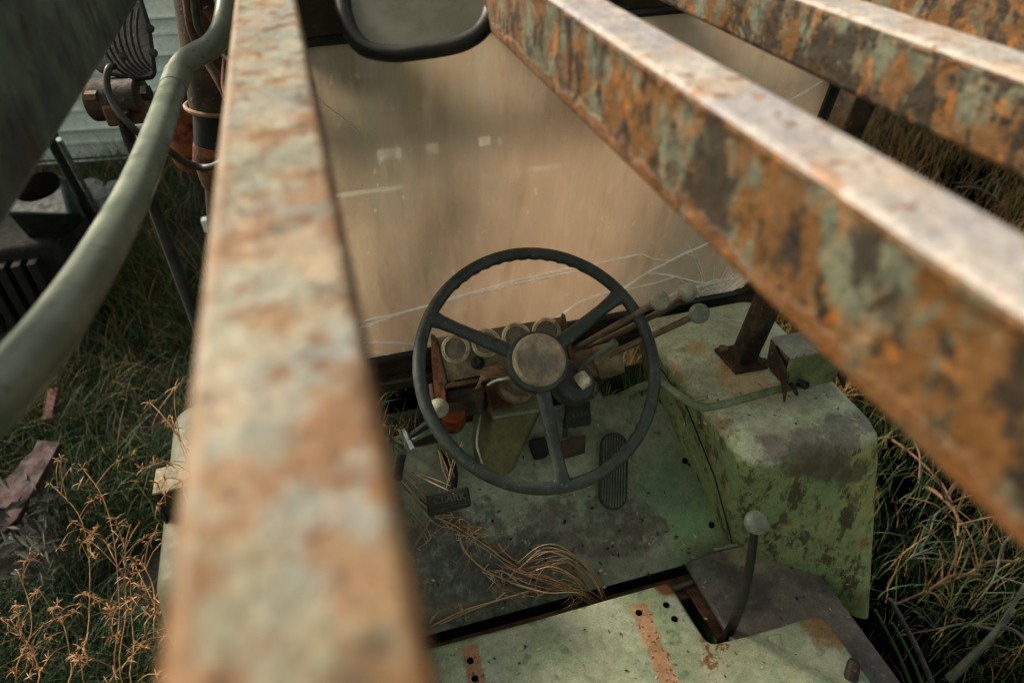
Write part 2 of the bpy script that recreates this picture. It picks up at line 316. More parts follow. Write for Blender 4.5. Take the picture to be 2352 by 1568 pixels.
M['grab'] = simple('grey_green_painted_tube', (142, 154, 136), (120, 132, 116), 22, .42, 0, .15, 60, (96, 92, 74), spec=.5)
M['cable'] = simple('black_cable', (52, 56, 48), (34, 38, 32), 40, .45, 0, .1, 90)
M['wire_white'] = simple('grey_white_wire', (190, 194, 182), (150, 152, 140), 60, .5, 0, .1, 90)
M['wire_tan'] = simple('dusty_tan_wires', (146, 116, 86), (110, 86, 62), 60, .6, 0, .2, 90)
m = Mat('mirror_dusty_face', .35, 0, .5); m.col = srgb(82, 82, 66); m.blotch(srgb(94, 92, 74), 6, .4, .62); m.blotch(srgb(50, 50, 40), 300, .7, .74, amt=.6); M['mirror'] = m.done(.05, 100)
# windscreen: a dust film on clear pane
m = Mat('dust_coated_pane', .5, 0, .5); m.col = srgb(206, 182, 158); m.blotch(srgb(194, 184, 166), 2.2, .42, .62, (1, 1, .4)); m.blotch(srgb(228, 204, 178), 34, .48, .64, (1, 1, .07), amt=.4, detail=8, rough=.75); m.blotch(srgb(160, 138, 112), 24, .5, .66, (1, 1, .09), amt=.35, detail=8, rough=.75)
m.blotch(srgb(244, 234, 216), 70, .66, .72, (1, 1, .5), amt=.6, detail=4); m.blotch(srgb(120, 100, 76), 260, .7, .74, amt=.7, detail=2); m.blotch(srgb(140, 120, 96), 420, .72, .76, amt=.7, detail=2)
mm = m.done(.12, 180, .0008)
tr = m.n.new('ShaderNodeBsdfTransparent'); mx = m.n.new('ShaderNodeMixShader'); out = m.n['Material Output']
cv = m.ramp(m.noise(14, 7, .7, (1, 1, .16)), .3, .7, .62, .82); m.l.new(cv, mx.inputs[0])
tl = m.n.new('ShaderNodeBsdfTranslucent'); m.l.new(m.col, tl.inputs[0]); m2 = m.n.new('ShaderNodeMixShader'); m2.inputs[0].default_value = .5
m.l.new(m.b.outputs[0], m2.inputs[1]); m.l.new(tl.outputs[0], m2.inputs[2])
m.l.new(tr.outputs[0], mx.inputs[1]); m.l.new(m2.outputs[0], mx.inputs[2]); m.l.new(mx.outputs[0], out.inputs[0]); M['glass'] = mm
M['crack'] = simple('white_crack_glint', (255, 255, 252), (250, 250, 246), 20, .3, 0, 0, 50)
m = Mat('bright_crack_glint', .3); m.col = srgb(252, 252, 248); m.blotch(srgb(238, 238, 232), 60, .4, .6); mm = m.done(0, 60)  # crack glint put into a white, slightly translucent colour
tl = m.n.new('ShaderNodeBsdfTranslucent'); tl.inputs[0].default_value = (.97, .97, .95, 1); mx = m.n.new('ShaderNodeMixShader'); mx.inputs[0].default_value = .2
m.l.new(m.b.outputs[0], mx.inputs[1]); m.l.new(tl.outputs[0], mx.inputs[2]); m.l.new(mx.outputs[0], m.n['Material Output'].inputs[0]); M['crack'] = mm
M['siding'] = simple('white_metal_siding', (186, 194, 186), (168, 178, 170), 4, .5, 0, .1, 30, spec=.4)
M['soil'] = simple('dark_soil', (38, 34, 24), (22, 22, 15), 6, .95, 0, .6, 30, dist=.01)
M['g_dark'] = simple('dark_green_grass', (38, 70, 30), (28, 54, 24), 8, .6, 0, 0, 50)
M['g_mid'] = simple('green_grass', (70, 108, 50), (54, 90, 42), 8, .6, 0, 0, 50)
M['g_olive'] = simple('olive_grass', (116, 112, 66), (92, 92, 54), 8, .6, 0, 0, 50)
M['g_dry'] = simple('dry_grass', (176, 136, 88), (146, 110, 66), 8, .6, 0, 0, 50)
M['straw'] = simple('orange_straw', (190, 156, 112), (160, 122, 82), 12, .6, 0, 0, 50)
M['straw_p'] = simple('pale_straw', (206, 186, 146), (176, 154, 116), 12, .6, 0, 0, 50)
M['weed'] = simple('dry_orange_weed', (176, 130, 88), (134, 98, 66), 30, .6, 0, 0, 50)
M['twig'] = simple('brown_twig', (140, 104, 70), (96, 78, 56), 20, .7, 0, .3, 80)
M['twig_g'] = simple('grey_twig', (128, 130, 116), (90, 96, 84), 20, .7, 0, .3, 80)
M['pink'] = simple('faded_pink_paint', (170, 112, 116), (96, 76, 72), 26, .8, 0, .8, 60, (60, 44, 36), lo=.46, hi=.54)
M['pink_b'] = simple('bright_pink_paint', (170, 84, 92), (140, 64, 72), 18, .7, 0, .4, 60)
M['wreckpaint'] = simple('grey_teal_cowling', (70, 88, 84), (46, 62, 58), 12, .6, 0, .4, 60, (96, 112, 104))
M['tyre'] = simple('weathered_tyre', (38, 38, 36), (28, 28, 27), 20, .8, 0, .4, 60)
M['bag'] = simple('crumpled_white_plastic', (170, 176, 172), (130, 138, 134), 30, .5, 0, .8, 40, dist=.01)

# ------------------------------------------------------------------ ground, wall behind
g = MB(); nx = 60
for i in range(nx + 1):
    for j in range(nx + 1):
        x = -1 + (i / nx - .5) * 2; y = (j / nx - .5) * 2
        X_ = math.copysign(abs(x) ** 2.2, x) * 60; Y_ = math.copysign(abs(y) ** 2.2, y) * 60 + 2
        g.v.append((X_, Y_, .05 * mnoise.noise(Vector((X_ * .7, Y_ * .7, 0))) if abs(X_) + abs(Y_) < 20 else 0))
for i in range(nx):
    for j in range(nx): a = i * (nx + 1) + j; g.f.append((a, a + nx + 1, a + nx + 2, a + 1))
g.mi = [0] * len(g.f); tag(g.build('ground', M['soil']), kind='structure')

b0 = V(-1.44, 5.25, 0); wd = V(1, -.13, 0).normalized(); wn = V(-wd.y, wd.x, 0)
wall = thing('metal_wall', b0 + wd * 1.5, 'pale lapped metal siding wall of the shed behind the weeds', 'wall')
w = MB(); prof = []
z = .0
while z < 3.3:
    prof += [(0.0, z), (.016, z + .008), (.020, z + .105), (.012, z + .112), (.012, z + .128), (.020, z + .134), (.020, z + .205), (0, z + .214)]; z += .222
for k, (o_, zz) in enumerate(prof):
    for s_ in (-5.5, 6.5): w.v.append(tuple(b0 + wd * s_ - wn * (.02 + .03 - o_ * 1.6) + V(0, 0, zz + .02)))
for k in range(len(prof) - 1): w.f.append((2 * k, 2 * k + 1, 2 * k + 3, 2 * k + 2))
w.mi = [0] * len(w.f); w.build('siding', M['siding'], wall, normals=False, smooth=False)
w = MB(); q = [b0 + wd * s_ + wn * t_ for s_, t_ in ((-5.5, 0), (6.5, 0), (6.5, .18), (-5.5, .18))]; w.hexa(q, [p + V(0, 0, 3.45) for p in q]); w.build('wall_core', M['siding'], wall)
q = [b0 + wd * s_ + wn * t_ + V(0, 0, -.02) for s_, t_ in ((-5.6, -.03), (6.6, -.03), (6.6, .0), (-5.6, .0))]; w = MB().hexa(q, [p + V(0, 0, .06) for p in q]); w.build('base_strip', M['rust_dark'], wall)

# ------------------------------------------------------------------ grass
def blades(name, n, posf, hf, mats, wts, label=None, cat=None, kind='stuff', wid=.0034, seg=4, lean=1.05, parent=None):
    pts = []
    while len(pts) < n:
        p = posf()
        if p is not None: pts.append(p)
    base = np.array(pts); n = len(base)
    hgt = hf(base); az = rng.uniform(0, 2 * np.pi, n); ln = rng.uniform(.1, 1, n) * lean; w_ = wid * rng.uniform(.6, 1.5, n)
    taz = rng.uniform(0, 2 * np.pi, n)
    dx, dy = np.cos(az), np.sin(az); sx, sy = np.cos(taz), np.sin(taz)
    vs = np.zeros((n, 2 * seg + 1, 3)); bend = rng.uniform(.6, 1.6, n)
    for i in range(seg + 1):
        t = i / seg; off = hgt * ln * t ** (1 + bend * .8); zz = hgt * (t - .35 * ln * t * t * bend)
        c = base + np.stack([dx * off, dy * off, zz], 1)
        if i < seg:
            ww = w_ * (1 - t * .7) / 2; vs[:, 2 * i] = c + np.stack([sx * ww, sy * ww, 0 * ww], 1); vs[:, 2 * i + 1] = c - np.stack([sx * ww, sy * ww, 0 * ww], 1)
        else: vs[:, 2 * seg] = c
    k = 2 * seg + 1; idx = (np.arange(n) * k)[:, None]
    quads = [np.stack([idx[:, 0] + 2 * i, idx[:, 0] + 2 * i + 1, idx[:, 0] + 2 * i + 3, idx[:, 0] + 2 * i + 2], 1) for i in range(seg - 1)]
    q = np.stack(quads, 1).reshape(-1, 4); tri = np.stack([idx[:, 0] + 2 * seg - 2, idx[:, 0] + 2 * seg - 1, idx[:, 0] + 2 * seg], 1)
    V_ = vs.reshape(-1, 3); c = (V_.min(0) + V_.max(0)) / 2; c[2] = V_[:, 2].min() if parent is None else c[2]
    me = bpy.data.meshes.new(name); me.vertices.add(len(V_)); me.vertices.foreach_set('co', (V_ - c).ravel())
    nl = q.size + tri.size; me.loops.add(nl); me.loops.foreach_set('vertex_index', np.concatenate([q.ravel(), tri.ravel()]).astype(np.int32))
    me.polygons.add(len(q) + len(tri)); st = np.concatenate([np.arange(len(q)) * 4, q.size + np.arange(len(tri)) * 3]).astype(np.int32)
    me.polygons.foreach_set('loop_start', st)
    bm_i = rng.choice(len(mats), n, p=np.array(wts) / sum(wts)) if not callable(wts) else wts(base)
    me.polygons.foreach_set('material_index', np.concatenate([np.repeat(bm_i, seg - 1), bm_i]).astype(np.int32))
    for m_ in mats: me.materials.append(m_)
    me.update(calc_edges=True); me.validate()
    o = bpy.data.objects.new(name, me); COL.objects.link(o)
    o.location = Vector(c) - (parent_world(parent) if parent is not None else Vector())
    if parent is not None: o.parent = parent
    return tag(o, label, cat, kind=kind)
def clump(x, y, s=1.6): return mnoise.noise(Vector((x * s, y * s, 3.3)))
def posL():
    v_ = random.uniform(0, 1) ** 1.5; y = .25 + v_ * 4.9; x = random.uniform(-.36 - y * .75, 0 if y > 1.75 else -.36)
    if y > 2.2 and random.random() < .2: x = random.uniform(0, 1.6)
    if clump(x, y, 2.6) < random.uniform(-.35, .35): return None
    return (x, y, 0)
GM = [M['g_dark'], M['g_mid'], M['g_olive'], M['g_dry']]
blades('grass', 70000, posL, lambda b: rng.uniform(.07, .26, len(b)) * (1 + .3 * (b[:, 1] > 3)), GM,
       lambda b: np.array([rng.choice(4, p=(.66, .28, .04, .02) if p[1] < 1.7 else (.5, .36, .09, .05) if clump(p[0], p[1], 1.1) < .15 else (.38, .3, .19, .13)) for p in b]),
       'tangled dark green grass growing beside the old truck on its left', 'grass')
def posR():
    v_ = random.uniform(0, 1) ** 1.4; x = .9 + v_ * 4.2; y = random.uniform(-.5, 4.6)
    if y > 1.9 and random.random() < .25: x = random.uniform(.3, 3)
    if clump(x + 9, y, 2.6) < random.uniform(-.6, .25): return None
    return (x, y, 0)
blades('dry_grass', 62000, posR, lambda b: rng.uniform(.06, .30, len(b)) * (.7 + .4 * (b[:, 1] > 1.6)), GM,
       lambda b: np.array([rng.choice(4, p=(.52, .24, .17, .07) if p[1] < 1.6 else (.04, .08, .33, .55)) for p in b]),
       'dry brown and green grass beyond the right fender', 'grass', wid=.0026, lean=.85)

def twig_thing(name, pts, r, mat, label, cat, group, branches=5, blen=.12, flowers=0):
    root = thing(name, pts[0], label, cat, group)
    s_ = MB(); s_.tube(pts, [r * (1 - .55 * i / (len(pts) - 1)) for i in range(len(pts))], 6, sm=5); s_.build('stem', mat, root)
    ends = []; pts = [Vector(p) for p in pts]
    for i in range(branches):
        t = random.uniform(.45 if flowers else .2, .98) * (len(pts) - 1); k = min(int(t), len(pts) - 2); p = pts[k].lerp(pts[k + 1], t - k)
        d = Vector((random.uniform(-1, 1), random.uniform(-1, 1), random.uniform(.1, 1))).normalized(); L = blen * random.uniform(.4, 1)
        q = [p, p + d * L * .5 + Vector((0, 0, .15 * L)), p + d * L]
        MB().tube(q, [r * .5, r * .4, r * .22], 5, sm=3).build('branch', mat, root); ends += [q[2]]
        if random.random() < .6: ends.append(q[1].lerp(q[2], .45))
    for e in (ends + [pts[-1]] if flowers else []):
        fl = MB()
        for _ in range(flowers):
            d = Vector((random.gauss(0, 1), random.gauss(0, 1), random.gauss(.3, 1))).normalized() * random.uniform(.008, .017)
            fl.tube([e, e + d * .6, e + d + Vector((0, 0, -.003))], [r * .42, r * .5, r * .15], 4)
        fl.build('seed_head', mat, root)
    return root

def weed(px, labels):
    pts = [PD(*a) for a in px]
    g_ = pts[0].copy(); g_.z = 0; g_.y -= .05; g_.x += .02
    return twig_thing('dry_weed', [g_, g_.lerp(pts[0], .5) + V(.01, .01, 0)] + pts, .0015, M['weed'], labels, 'weed', 'dry weeds in front of the left fender', 9, .085, 6)
weed([(205, 1600, 1.16), (205, 1420, 1.18), (205, 1280, 1.2), (180, 1180, 1.22), (115, 1110, 1.24)], 'dry orange weed stalk, the tallest one arching left, among the weeds by the left fender')
weed([(280, 1600, 1.16), (275, 1400, 1.18), (262, 1240, 1.2), (235, 1140, 1.22), (190, 1075, 1.24)], 'dry weed stalk whose seed head stands highest, left of the pale fender')
weed([(292, 1600, 1.12), (290, 1400, 1.14), (288, 1260, 1.15), (298, 1210, 1.16)], 'straight dry weed stalk standing just right of the highest seed head')
weed([(322, 1620, 1.06), (308, 1480, 1.08), (302, 1400, 1.1), (300, 1330, 1.1)], 'short thin dry weed stalk closest to the rusty bar')
weed([(50, 1600, 1.16), (72, 1450, 1.18), (66, 1380, 1.2), (40, 1310, 1.22)], 'dry weed leaning right at the lower left edge of the ground')
weed([(178, 1640, 1.1), (165, 1530, 1.12), (148, 1440, 1.14), (120, 1400, 1.16)], 'crooked low dry weed between the leaning one and the tallest')
weed([(110, 1640, 1.12), (90, 1540, 1.14), (60, 1470, 1.16), (20, 1450, 1.18)], 'low sprawling dry weed at the bottom left corner')
weed([(352, 1500, 1.0), (356, 1400, 1.0), (350, 1340, 1.01), (325, 1290, 1.02)], 'dry weed leaning against the edge of the left fender')
weed([(445, 1190, .98), (435, 1090, .99), (425, 1030, 1.0), (385, 965, 1.02)], 'dry weed rising over the top of the left fender')

TW = [((2060, 930), (2110, 1110), .35, .3, .005, 0, 'upright dead brown twig close to the edge of the right fender'),
      ((2250, 1320), (2050, 1390), .12, .2, .006, 0, 'long brown twig pointing at the foot of the right fender'),
      ((2340, 1290), (2140, 1350), .2, .15, .005, 0, 'brown twig nearly level above the long one, right of the fender'),
      ((2180, 1160), (2080, 1290), .25, .2, .004, 1, 'thin grey twig slanting down towards the middle of the fender face'),
      ((2130, 1120), (2200, 1230), .3, .3, .007, 0, 'thick brown forked twig below the orange rusty bar'),
      ((2330, 1220), (2230, 1400), .2, .25, .004, 1, 'thin grey twig near the right border of the weeds'),
      ((2300, 1450), (2060, 1460), .1, .12, .004, 1, 'thin grey twig lying level above the thick fallen branch'),
      ((2090, 420), (2150, 520), .3, .2, .005, 0, 'brown twig in the dry grass under the upper right bar'),
      ((2200, 430), (2300, 470), .3, .25, .004, 1, 'pale twig in the dry grass at the upper right'),
      ((2050, 1010), (2200, 1190), .1, .35, .005, 0, 'curved brown twig rising under the wide rusty bar')]
for (u0, v0), (u1, v1), z0_, z1_, r_, g_, lab in TW:
    a, b = P(u0, v0, z=z0_), P(u1, v1, z=z1_)
    twig_thing('dead_twig', [a, a.lerp(b, .35) + V(0, .01, .03), a.lerp(b, .7) + V(.02, 0, .02), b], r_, M['twig_g'] if g_ else M['twig'], lab, 'twig', 'dead twigs right of the truck', 6, .2)
twig_thing('dead_branch', [P(2180, 1560, z=.15), P(2260, 1480, z=.25), P(2330, 1400, z=.3)], .012, M['twig_g'], 'thick grey fallen branch at the lower right corner', 'branch', None, 2, .2)
for i, (u0, v0, u1, v1, l_) in enumerate(((2045, 1375, 2150, 1590, 'thick grey-green reed stem sloping away from the fender foot'), (2010, 1400, 2100, 1590, 'thin reed stem running beside the thicker one near the fender foot'), (2050, 1430, 2125, 1590, 'thinnest reed stem between two others near the fender foot'))):
    a, b = P(u0, v0, z=.45), P(u1, v1, z=.1); t = MB().tube([a, a.lerp(b, .5) + V(0, 0, .01), b], [.003, .004, .005] if i else [.005, .007, .008], 8, sm=4)
    tag(t.build('reed_stem', M['g_mid'] if i else M['twig_g']), l_, 'stem', 'reed stems by the fender')

# ------------------------------------------------------------------ wreck on the left
wr = thing('scrapped_machine', P(80, 640, z=.3) * 1.0 + V(0, 0, -.3), 'dark scrapped machine with a round hole in its grey cowling, left in the grass', 'machine')
def Pz(u, v, z): return P(u, v, z=z)
w = MB(); top = [Pz(10, 487, .66), Pz(165, 494, .66), Pz(143, 402, .72), Pz(40, 405, .72)]; bot = [top[0] + V(0, .15, -.3), Pz(186, 530, .5) + V(.0, .1, 0), Pz(190, 480, .5) + V(0, .2, 0), top[3] + V(0, 0, -.3)]
w.hexa(bot, top); w.build('cowling', M['wreckpaint'], wr, bevel=.018, seg=4)
tn_ = (top[1] - top[0]).cross(top[3] - top[0]).normalized(); c = PP(85, 428, top[0], tn_)
w = MB().lathe(c, tn_, [(.0005, .002), (.088, .002), (.09, .0005)], 32, cap=False); w.build('hole', M['pit'], wr)  # disc laid on the cowling, its black standing for the shade inside
for k in (-1, 0, 1): MB().lathe(PP(85 + k * 17, 447, top[0], tn_), tn_, [(.0005, .002), (.008, .002), (.008, 0)], 8, cap=False).build('bolt_hole', M['pit'], wr)
w = MB(); a = Pz(0, 600, .4); w.box(a.x - .5, a.x + .28, a.y - .1, a.y + .55, .02, .5); w.build('engine_block', M['black'], wr, bevel=.02)
w = MB()
for i in range(7): w.box(a.x - .2 + i * .06, a.x - .165 + i * .06, a.y - .17, a.y - .1, .12, .45)
w.build('grille', M['black'], wr, bevel=.004)
w = MB().tube([Pz(110, 300, 1.0), Pz(215, 500, .55), Pz(240, 560, .4)], .025, 10); w.build('strut', M['black'], wr)
w = MB().tube([Pz(135, 320, 1.0), Pz(232, 500, .58)], .011, 10); w.build('cylinder_rod', M['chrome'], wr)
a = Pz(30, 700, .25); w = MB(); w.lathe(V(a.x - .05, a.y, .05), (0, .1, 1), [(.3, -.06), (.33, 0), (.3, .07), (.22, .1), (.2, .09)], 36); w.build('wheel', M['wreckpaint'], wr)
w = MB(); a = Pz(250, 470, .35); 
for i in range(12):
    p = a + V(random.uniform(-.09, .09), random.uniform(-.09, .09), random.uniform(-.05, .05)); w.ball(p, random.uniform(.04, .08), 6)
tag(w.build('crumpled_sheet', M['bag'], smooth=False), 'crumpled pale plastic sheet lying beside the scrapped machine', 'plastic sheet')
a, b = Pz(122, 890, .14), Pz(108, 960, .10); w = MB(); d = (b - a).normalized(); s_ = d.cross(V(0, 0, 1)).normalized() * .018
w.hexa([a - s_ + V(0, 0, -.02), a + s_ + V(0, 0, -.02), b + s_ + V(0, 0, -.02), b - s_ + V(0, 0, -.02)], [a - s_, a + s_, b + s_, b - s_]); tag(w.build('painted_stick', M['pink_b'], bevel=.003), 'short bright pink painted stick poking out of the grass', 'stick')
a, b = Pz(95, 1010, .3), Pz(-10, 1190, .22); w = MB(); d = (b - a).normalized(); s_ = d.cross(V(0, 0, 1)).normalized() * .07; T_ = V(0, 0, -.03)
rj = random.Random(3); tp_ = [a - s_, a + s_ * .2]; ed1 = [(a + s_ * .2).lerp(b + s_, k / 7) + s_ * rj.uniform(-.3, .2) for k in range(1, 7)]; en = [(b + s_).lerp(b - s_, k / 5) + d * (rj.uniform(-.06, .05)) for k in range(6)]
w.plate(tp_ + ed1 + en, (0, 0, 1), .022); tag(w.build('wood_board', M['pink'], bevel=.003), 'splintered board with faded pink paint leaning in the dead leaves', 'board')
w = MB()
for i in range(160):
    c = Pz(random.uniform(-10, 130), random.uniform(1090, 1350), random.uniform(.05, .3)); d = Vector((random.gauss(0, 1), random.gauss(0, 1), random.gauss(0, .5))).normalized(); s_ = d.orthogonal().normalized() * .008; L = random.uniform(.02, .05)
    w.add([c - d * L, c + s_ * .8, c + d * L, c - s_ + V(0, 0, .01)], [(0, 1, 2), (0, 2, 3)])
tag(w.build('dead_leaves', [M['twig_g']], smooth=False, normals=False), 'heap of dead grey leaves under the weeds', 'leaves', kind='stuff')
a = P(478, 500, z=.55)
w = MB().box(a.x - .03, a.x + .03, a.y - .02, a.y + .02, a.z - .06, a.z); tag_post = thing('white_post', (a.x, a.y, 0), 'short dark post with a white cap standing in the grass left of the rusty bar', 'post')
w.build('cap', M['siding'], tag_post, bevel=.006); MB().box(a.x - .022, a.x + .022, a.y - .018, a.y + .018, 0, a.z - .06).build('post', M['black'], tag_post, bevel=.004)

# ------------------------------------------------------------------ THE FORKLIFT
FK = thing('forklift', (.26, .6, 0), 'abandoned green forklift seen from above through its rusty overhead guard', 'forklift')
# overhead guard bars, front to back
def guard_bar(x0, x1, zt, zb, y0=-.9, y1=1.16, name='guard_bar', label=None, curve=0, top='bar_top'):
    m_ = MB(); n = 60
    for i in range(n + 1):
        y = y0 + (y1 - y0) * i / n
        for x, z in ((x0, zb), (x1, zb), (x1, zt), (x0, zt)): m_.v.append((x, y, z + curve * (y - .5) ** 2))
    for i in range(n):
        for j in range(4):
            a = i * 4 + j; b = i * 4 + (j + 1) % 4; m_.f.append((a, b, b + 4, a + 4)); m_.mi.append(1 if j == 2 else 0)
    m_.f += [(3, 2, 1, 0), (n * 4, n * 4 + 1, n * 4 + 2, n * 4 + 3)]; m_.mi += [0, 0]
    o = m_.build(name, [M['bar_side'], M[top]], FK, bevel=.005, seg=3)
    if label: o['label'] = label
    return o
guard_bar(-.049, .003, 1.820, 1.752, label='pale rust-blotched guard bar nearest the left', top='bar_blot')
guard_bar(.200, .243, 1.822, 1.747, label='guard bar with heavy orange rust on its side crossing right of the wheel')
guard_bar(.392, .437, 1.820, 1.768, label='guard bar at the upper right with orange and black rust patches')
guard_bar(.592, .637, 1.820, 1.768, label='guard bar at the far upper right corner')
m_ = MB().box(-.225, -.19, -.9, 1.16, 1.752, 1.87); m_.build('guard_side_rail', M['plate'], FK, bevel=.006)
m_ = MB().box(.80, .84, -.9, 1.16, 1.752, 1.90); m_.build('guard_side_rail', M['plate'], FK, bevel=.006)
m_ = MB().box(-.225, .84, 1.1605, 1.185, 1.752, 1.80); m_.build('guard_header', M['rust_dark'], FK, bevel=.006)
m_ = MB().box(-.19, .80, -.96, -.9005, 1.75, 1.85); m_.build('guard_header', M['rust_dark'], FK, bevel=.006)
for x in (-.21, .82): MB().box(x - .025, x + .025, -.95, -.9, .9, 1.75).build('rear_pillar', M['rust_dark'], FK, bevel=.004)

# windscreen plane
gp = V(.81, 1.053, 1.14); gn = V(0, -1, -.183).normalized()   # leans back as it rises
def G(u, v): return PP(u, v, gp, gn)
def gy(z): return 1.053 - .183 * (z - 1.14)
gx0, gx1, gz0 = -.03, .815, 1.128; gz1 = G(1100, 55).z
def gpt(x, z, off=0): return V(x, gy(z) + off, z)
def rrect(x0, x1, z0, z1, r, n=8):
    o_ = []
    for cx, cz, a0 in ((x1 - r, z1 - r, 0), (x0 + r, z1 - r, 90), (x0 + r, z0 + r, 180), (x1 - r, z0 + r, 270)):
        for i in range(n + 1): a = math.radians(a0 + 90 * i / n); o_.append((cx + r * math.cos(a), cz + r * math.sin(a)))
    return o_
FR = MB(); ins = rrect(gx0, gx1, gz0, gz1, .045); outr = rrect(gx0 - .035, gx1 + .035, gz0 - .045, gz1 + .06, .05)
for off in (-.016, .016):
    for x, z in ins: FR.v.append(tuple(gpt(x, z, off)))
    for x, z in outr: FR.v.append(tuple(gpt(x, z, off)))
k = len(ins)
for i in range(k):
    j = (i + 1) % k
    FR.f += [(i, j, k + j, k + i), (2 * k + i, 3 * k + i, 3 * k + j, 2 * k + j), (k + i, k + j, 3 * k + j, 3 * k + i), (i, 2 * k + i, 2 * k + j, j)]
FR.mi = [0] * len(FR.f); frame = FR.build('windscreen_frame', M['frame'], FK, bevel=.003)
MB().tube([gpt(x, z, -.014) for x, z in ins], .007, 8, closed=True).build('gasket', M['gasket'], frame)
MB().box(gx0 - .03, gx1 + .03, gy(1.08) - .035, gy(1.08) + .02, 1.056, 1.080).build('sill', M['frame'], frame, bevel=.004)
MB().box(gx0 - .03, gx1 + .03, gy(gz1) - .03, gy(gz1) + .05, gz1 + .05, 1.80).build('top_rail', M['rust_dark'], frame, bevel=.004)
g_ = MB(); q = [gpt(x, z, -.002) for x, z in rrect(gx0 - .004, gx1 + .004, gz0 - .004, gz1 + .004, .045)]; g_.plate(q, gn, .0016); wind = g_.build('windscreen', M['glass'], FK, smooth=False)
def crack(pxs, r=.0014):
    c_ = MB()
    for px in pxs:
        rr = px[0] if isinstance(px[0], float) else r; pp = [p for p in px if not isinstance(p, float)]
        pts = [G(*p) for p in pp]; n_ = len(pts); q_ = []      # crack drawn as a white strip standing off the glass, shaped to catch skylight
        for i_, p in enumerate(pts):
            t_ = (pts[min(i_ + 1, n_ - 1)] - pts[max(i_ - 1, 0)]).normalized(); up_ = gn.cross(t_); up_ = up_ if up_.z > 0 else -up_
            hgt_ = rr * 2.6 * (.5 if i_ in (0, n_ - 1) else 1); w_ = up_ * .0003
            q_ += [p + gn * .0008 - w_, p + gn * .0008 + w_, p + gn * (.002 + hgt_) + w_, p + gn * (.002 + hgt_) - w_]
        c_.add(q_, [(4 * a_ + b_, 4 * a_ + (b_ + 1) % 4, 4 * a_ + 4 + (b_ + 1) % 4, 4 * a_ + 4 + b_) for a_ in range(n_ - 1) for b_ in range(4)])
    return c_
crack([[(720, 218), (760, 248), (792, 273), (824, 304)]]).build('crack', M['crack'], wind)
crack([[(1805, 233), (1845, 210), (1886, 185)]]).build('crack', M['crack'], wind)
crack([[.0017, (800, 745), (870, 728), (930, 712), (980, 699), (1060, 675), (1150, 650), (1230, 631), (1290, 616), (1363, 604), (1415, 592), (1460, 582), (1475, 581), (1500, 592), (1540, 596)],
       [(800, 757), (850, 743), (905, 722), (932, 712)], [(980, 702), (1060, 680), (1160, 655), (1300, 625), (1330, 620)],
       [(830, 742), (850, 733), (880, 728)], [(835, 736), (860, 727), (890, 722)]]).build('crack', M['crack'], wind)
crack([[.0017, (1220, 800), (1240, 775), (1275, 730), (1330, 690), (1400, 665), (1430, 660), (1480, 625), (1537, 596), (1572, 578), (1610, 562), (1640, 548)], [(1572, 578), (1600, 590), (1605, 606)],
       [(1483, 625), (1530, 628), (1550, 632), (1600, 645), (1640, 650)], [(1440, 662), (1500, 648), (1552, 632)], [(1490, 695), (1530, 680), (1560, 664), (1600, 658)]]).build('crack', M['crack'], wind)
crack([[(790, 784), (850, 783), (900, 783), (940, 786), (985, 795)], [(800, 803), (860, 806), (890, 811), (910, 816)]]).build('crack', M['crack'], wind)
fan = []
for i in range(15):
    u1 = 1660 + i * 6.0 + random.uniform(-3, 3); v1 = 612 + i * 3.8 + random.uniform(-4, 4)
    fan.append([.0011, (1622 + random.uniform(-8, 8), 682 + random.uniform(-4, 3)), (1645 + i * 3, 655 + i * 2.2), (u1 + 8, v1)])
for u1, v1 in ((1560, 640), (1580, 560), (1604, 600), (1540, 672), (1595, 690), (1640, 610)): fan.append([.0009, (1622, 683), ((1622 + u1) / 2 + 5, (683 + v1) / 2), (u1, v1)])
fan += [[(1600, 660), (1625, 650), (1660, 640), (1690, 636)], [(1610, 668), (1640, 655), (1665, 652)], [(1570, 668), (1600, 655), (1640, 640), (1668, 640)]]
crack(fan, .0012).build('crack_fan', M['crack'], wind)
# front pillars
def pillar(xc, label=None):
    a = V(xc, .822, 1.153); top = V(xc, .822 - .195 * (1.75 - 1.153) + .0, 1.745); h = .018; m_ = MB()
    m_.hexa([a + V(-h, -h, 0), a + V(h, -h, 0), a + V(h, h, 0), a + V(-h, h, 0)], [top + V(-h, -h, 0), top + V(h, -h, 0), top + V(h, h, 0), top + V(-h, h, 0)])
    o = m_.build('front_pillar', M['rust_dark'], FK, bevel=.005, seg=3)
    b_ = MB().plate([a + V(-.034, -.033, .004), a + V(.030, -.036, .004), a + V(.032, .036, .004), a + V(-.036, .038, .004)], (0, 0, 1), .008); b_.build('foot_plate', M['rust_dark'], o, bevel=.002)
    bb = MB().lathe(a + V(-.026, .026, .0), (0, 0, 1), [(.009, 0), (.009, .012), (.006, .014)], 6); bb.build('bolt', M['rust_brown'], o, smooth=False); bb = MB().lathe(a + V(.023, -.027, .0), (0, 0, 1), [(.008, 0), (.008, .012), (.005, .014)], 6); bb.build('bolt', M['rust_brown'], o, smooth=False)
    MB().box(xc - .02, xc + .02, top.y - .02, 1.2, 1.7462, 1.7495).build('gusset', M['rust_dark'], o)
    return o
pillar(.655); pillar(-.035)
MB().box(-.10, .012, .785, .872, 1.118, 1.1445).build('pillar_bracket', M['rust_dark'], FK, bevel=.003)

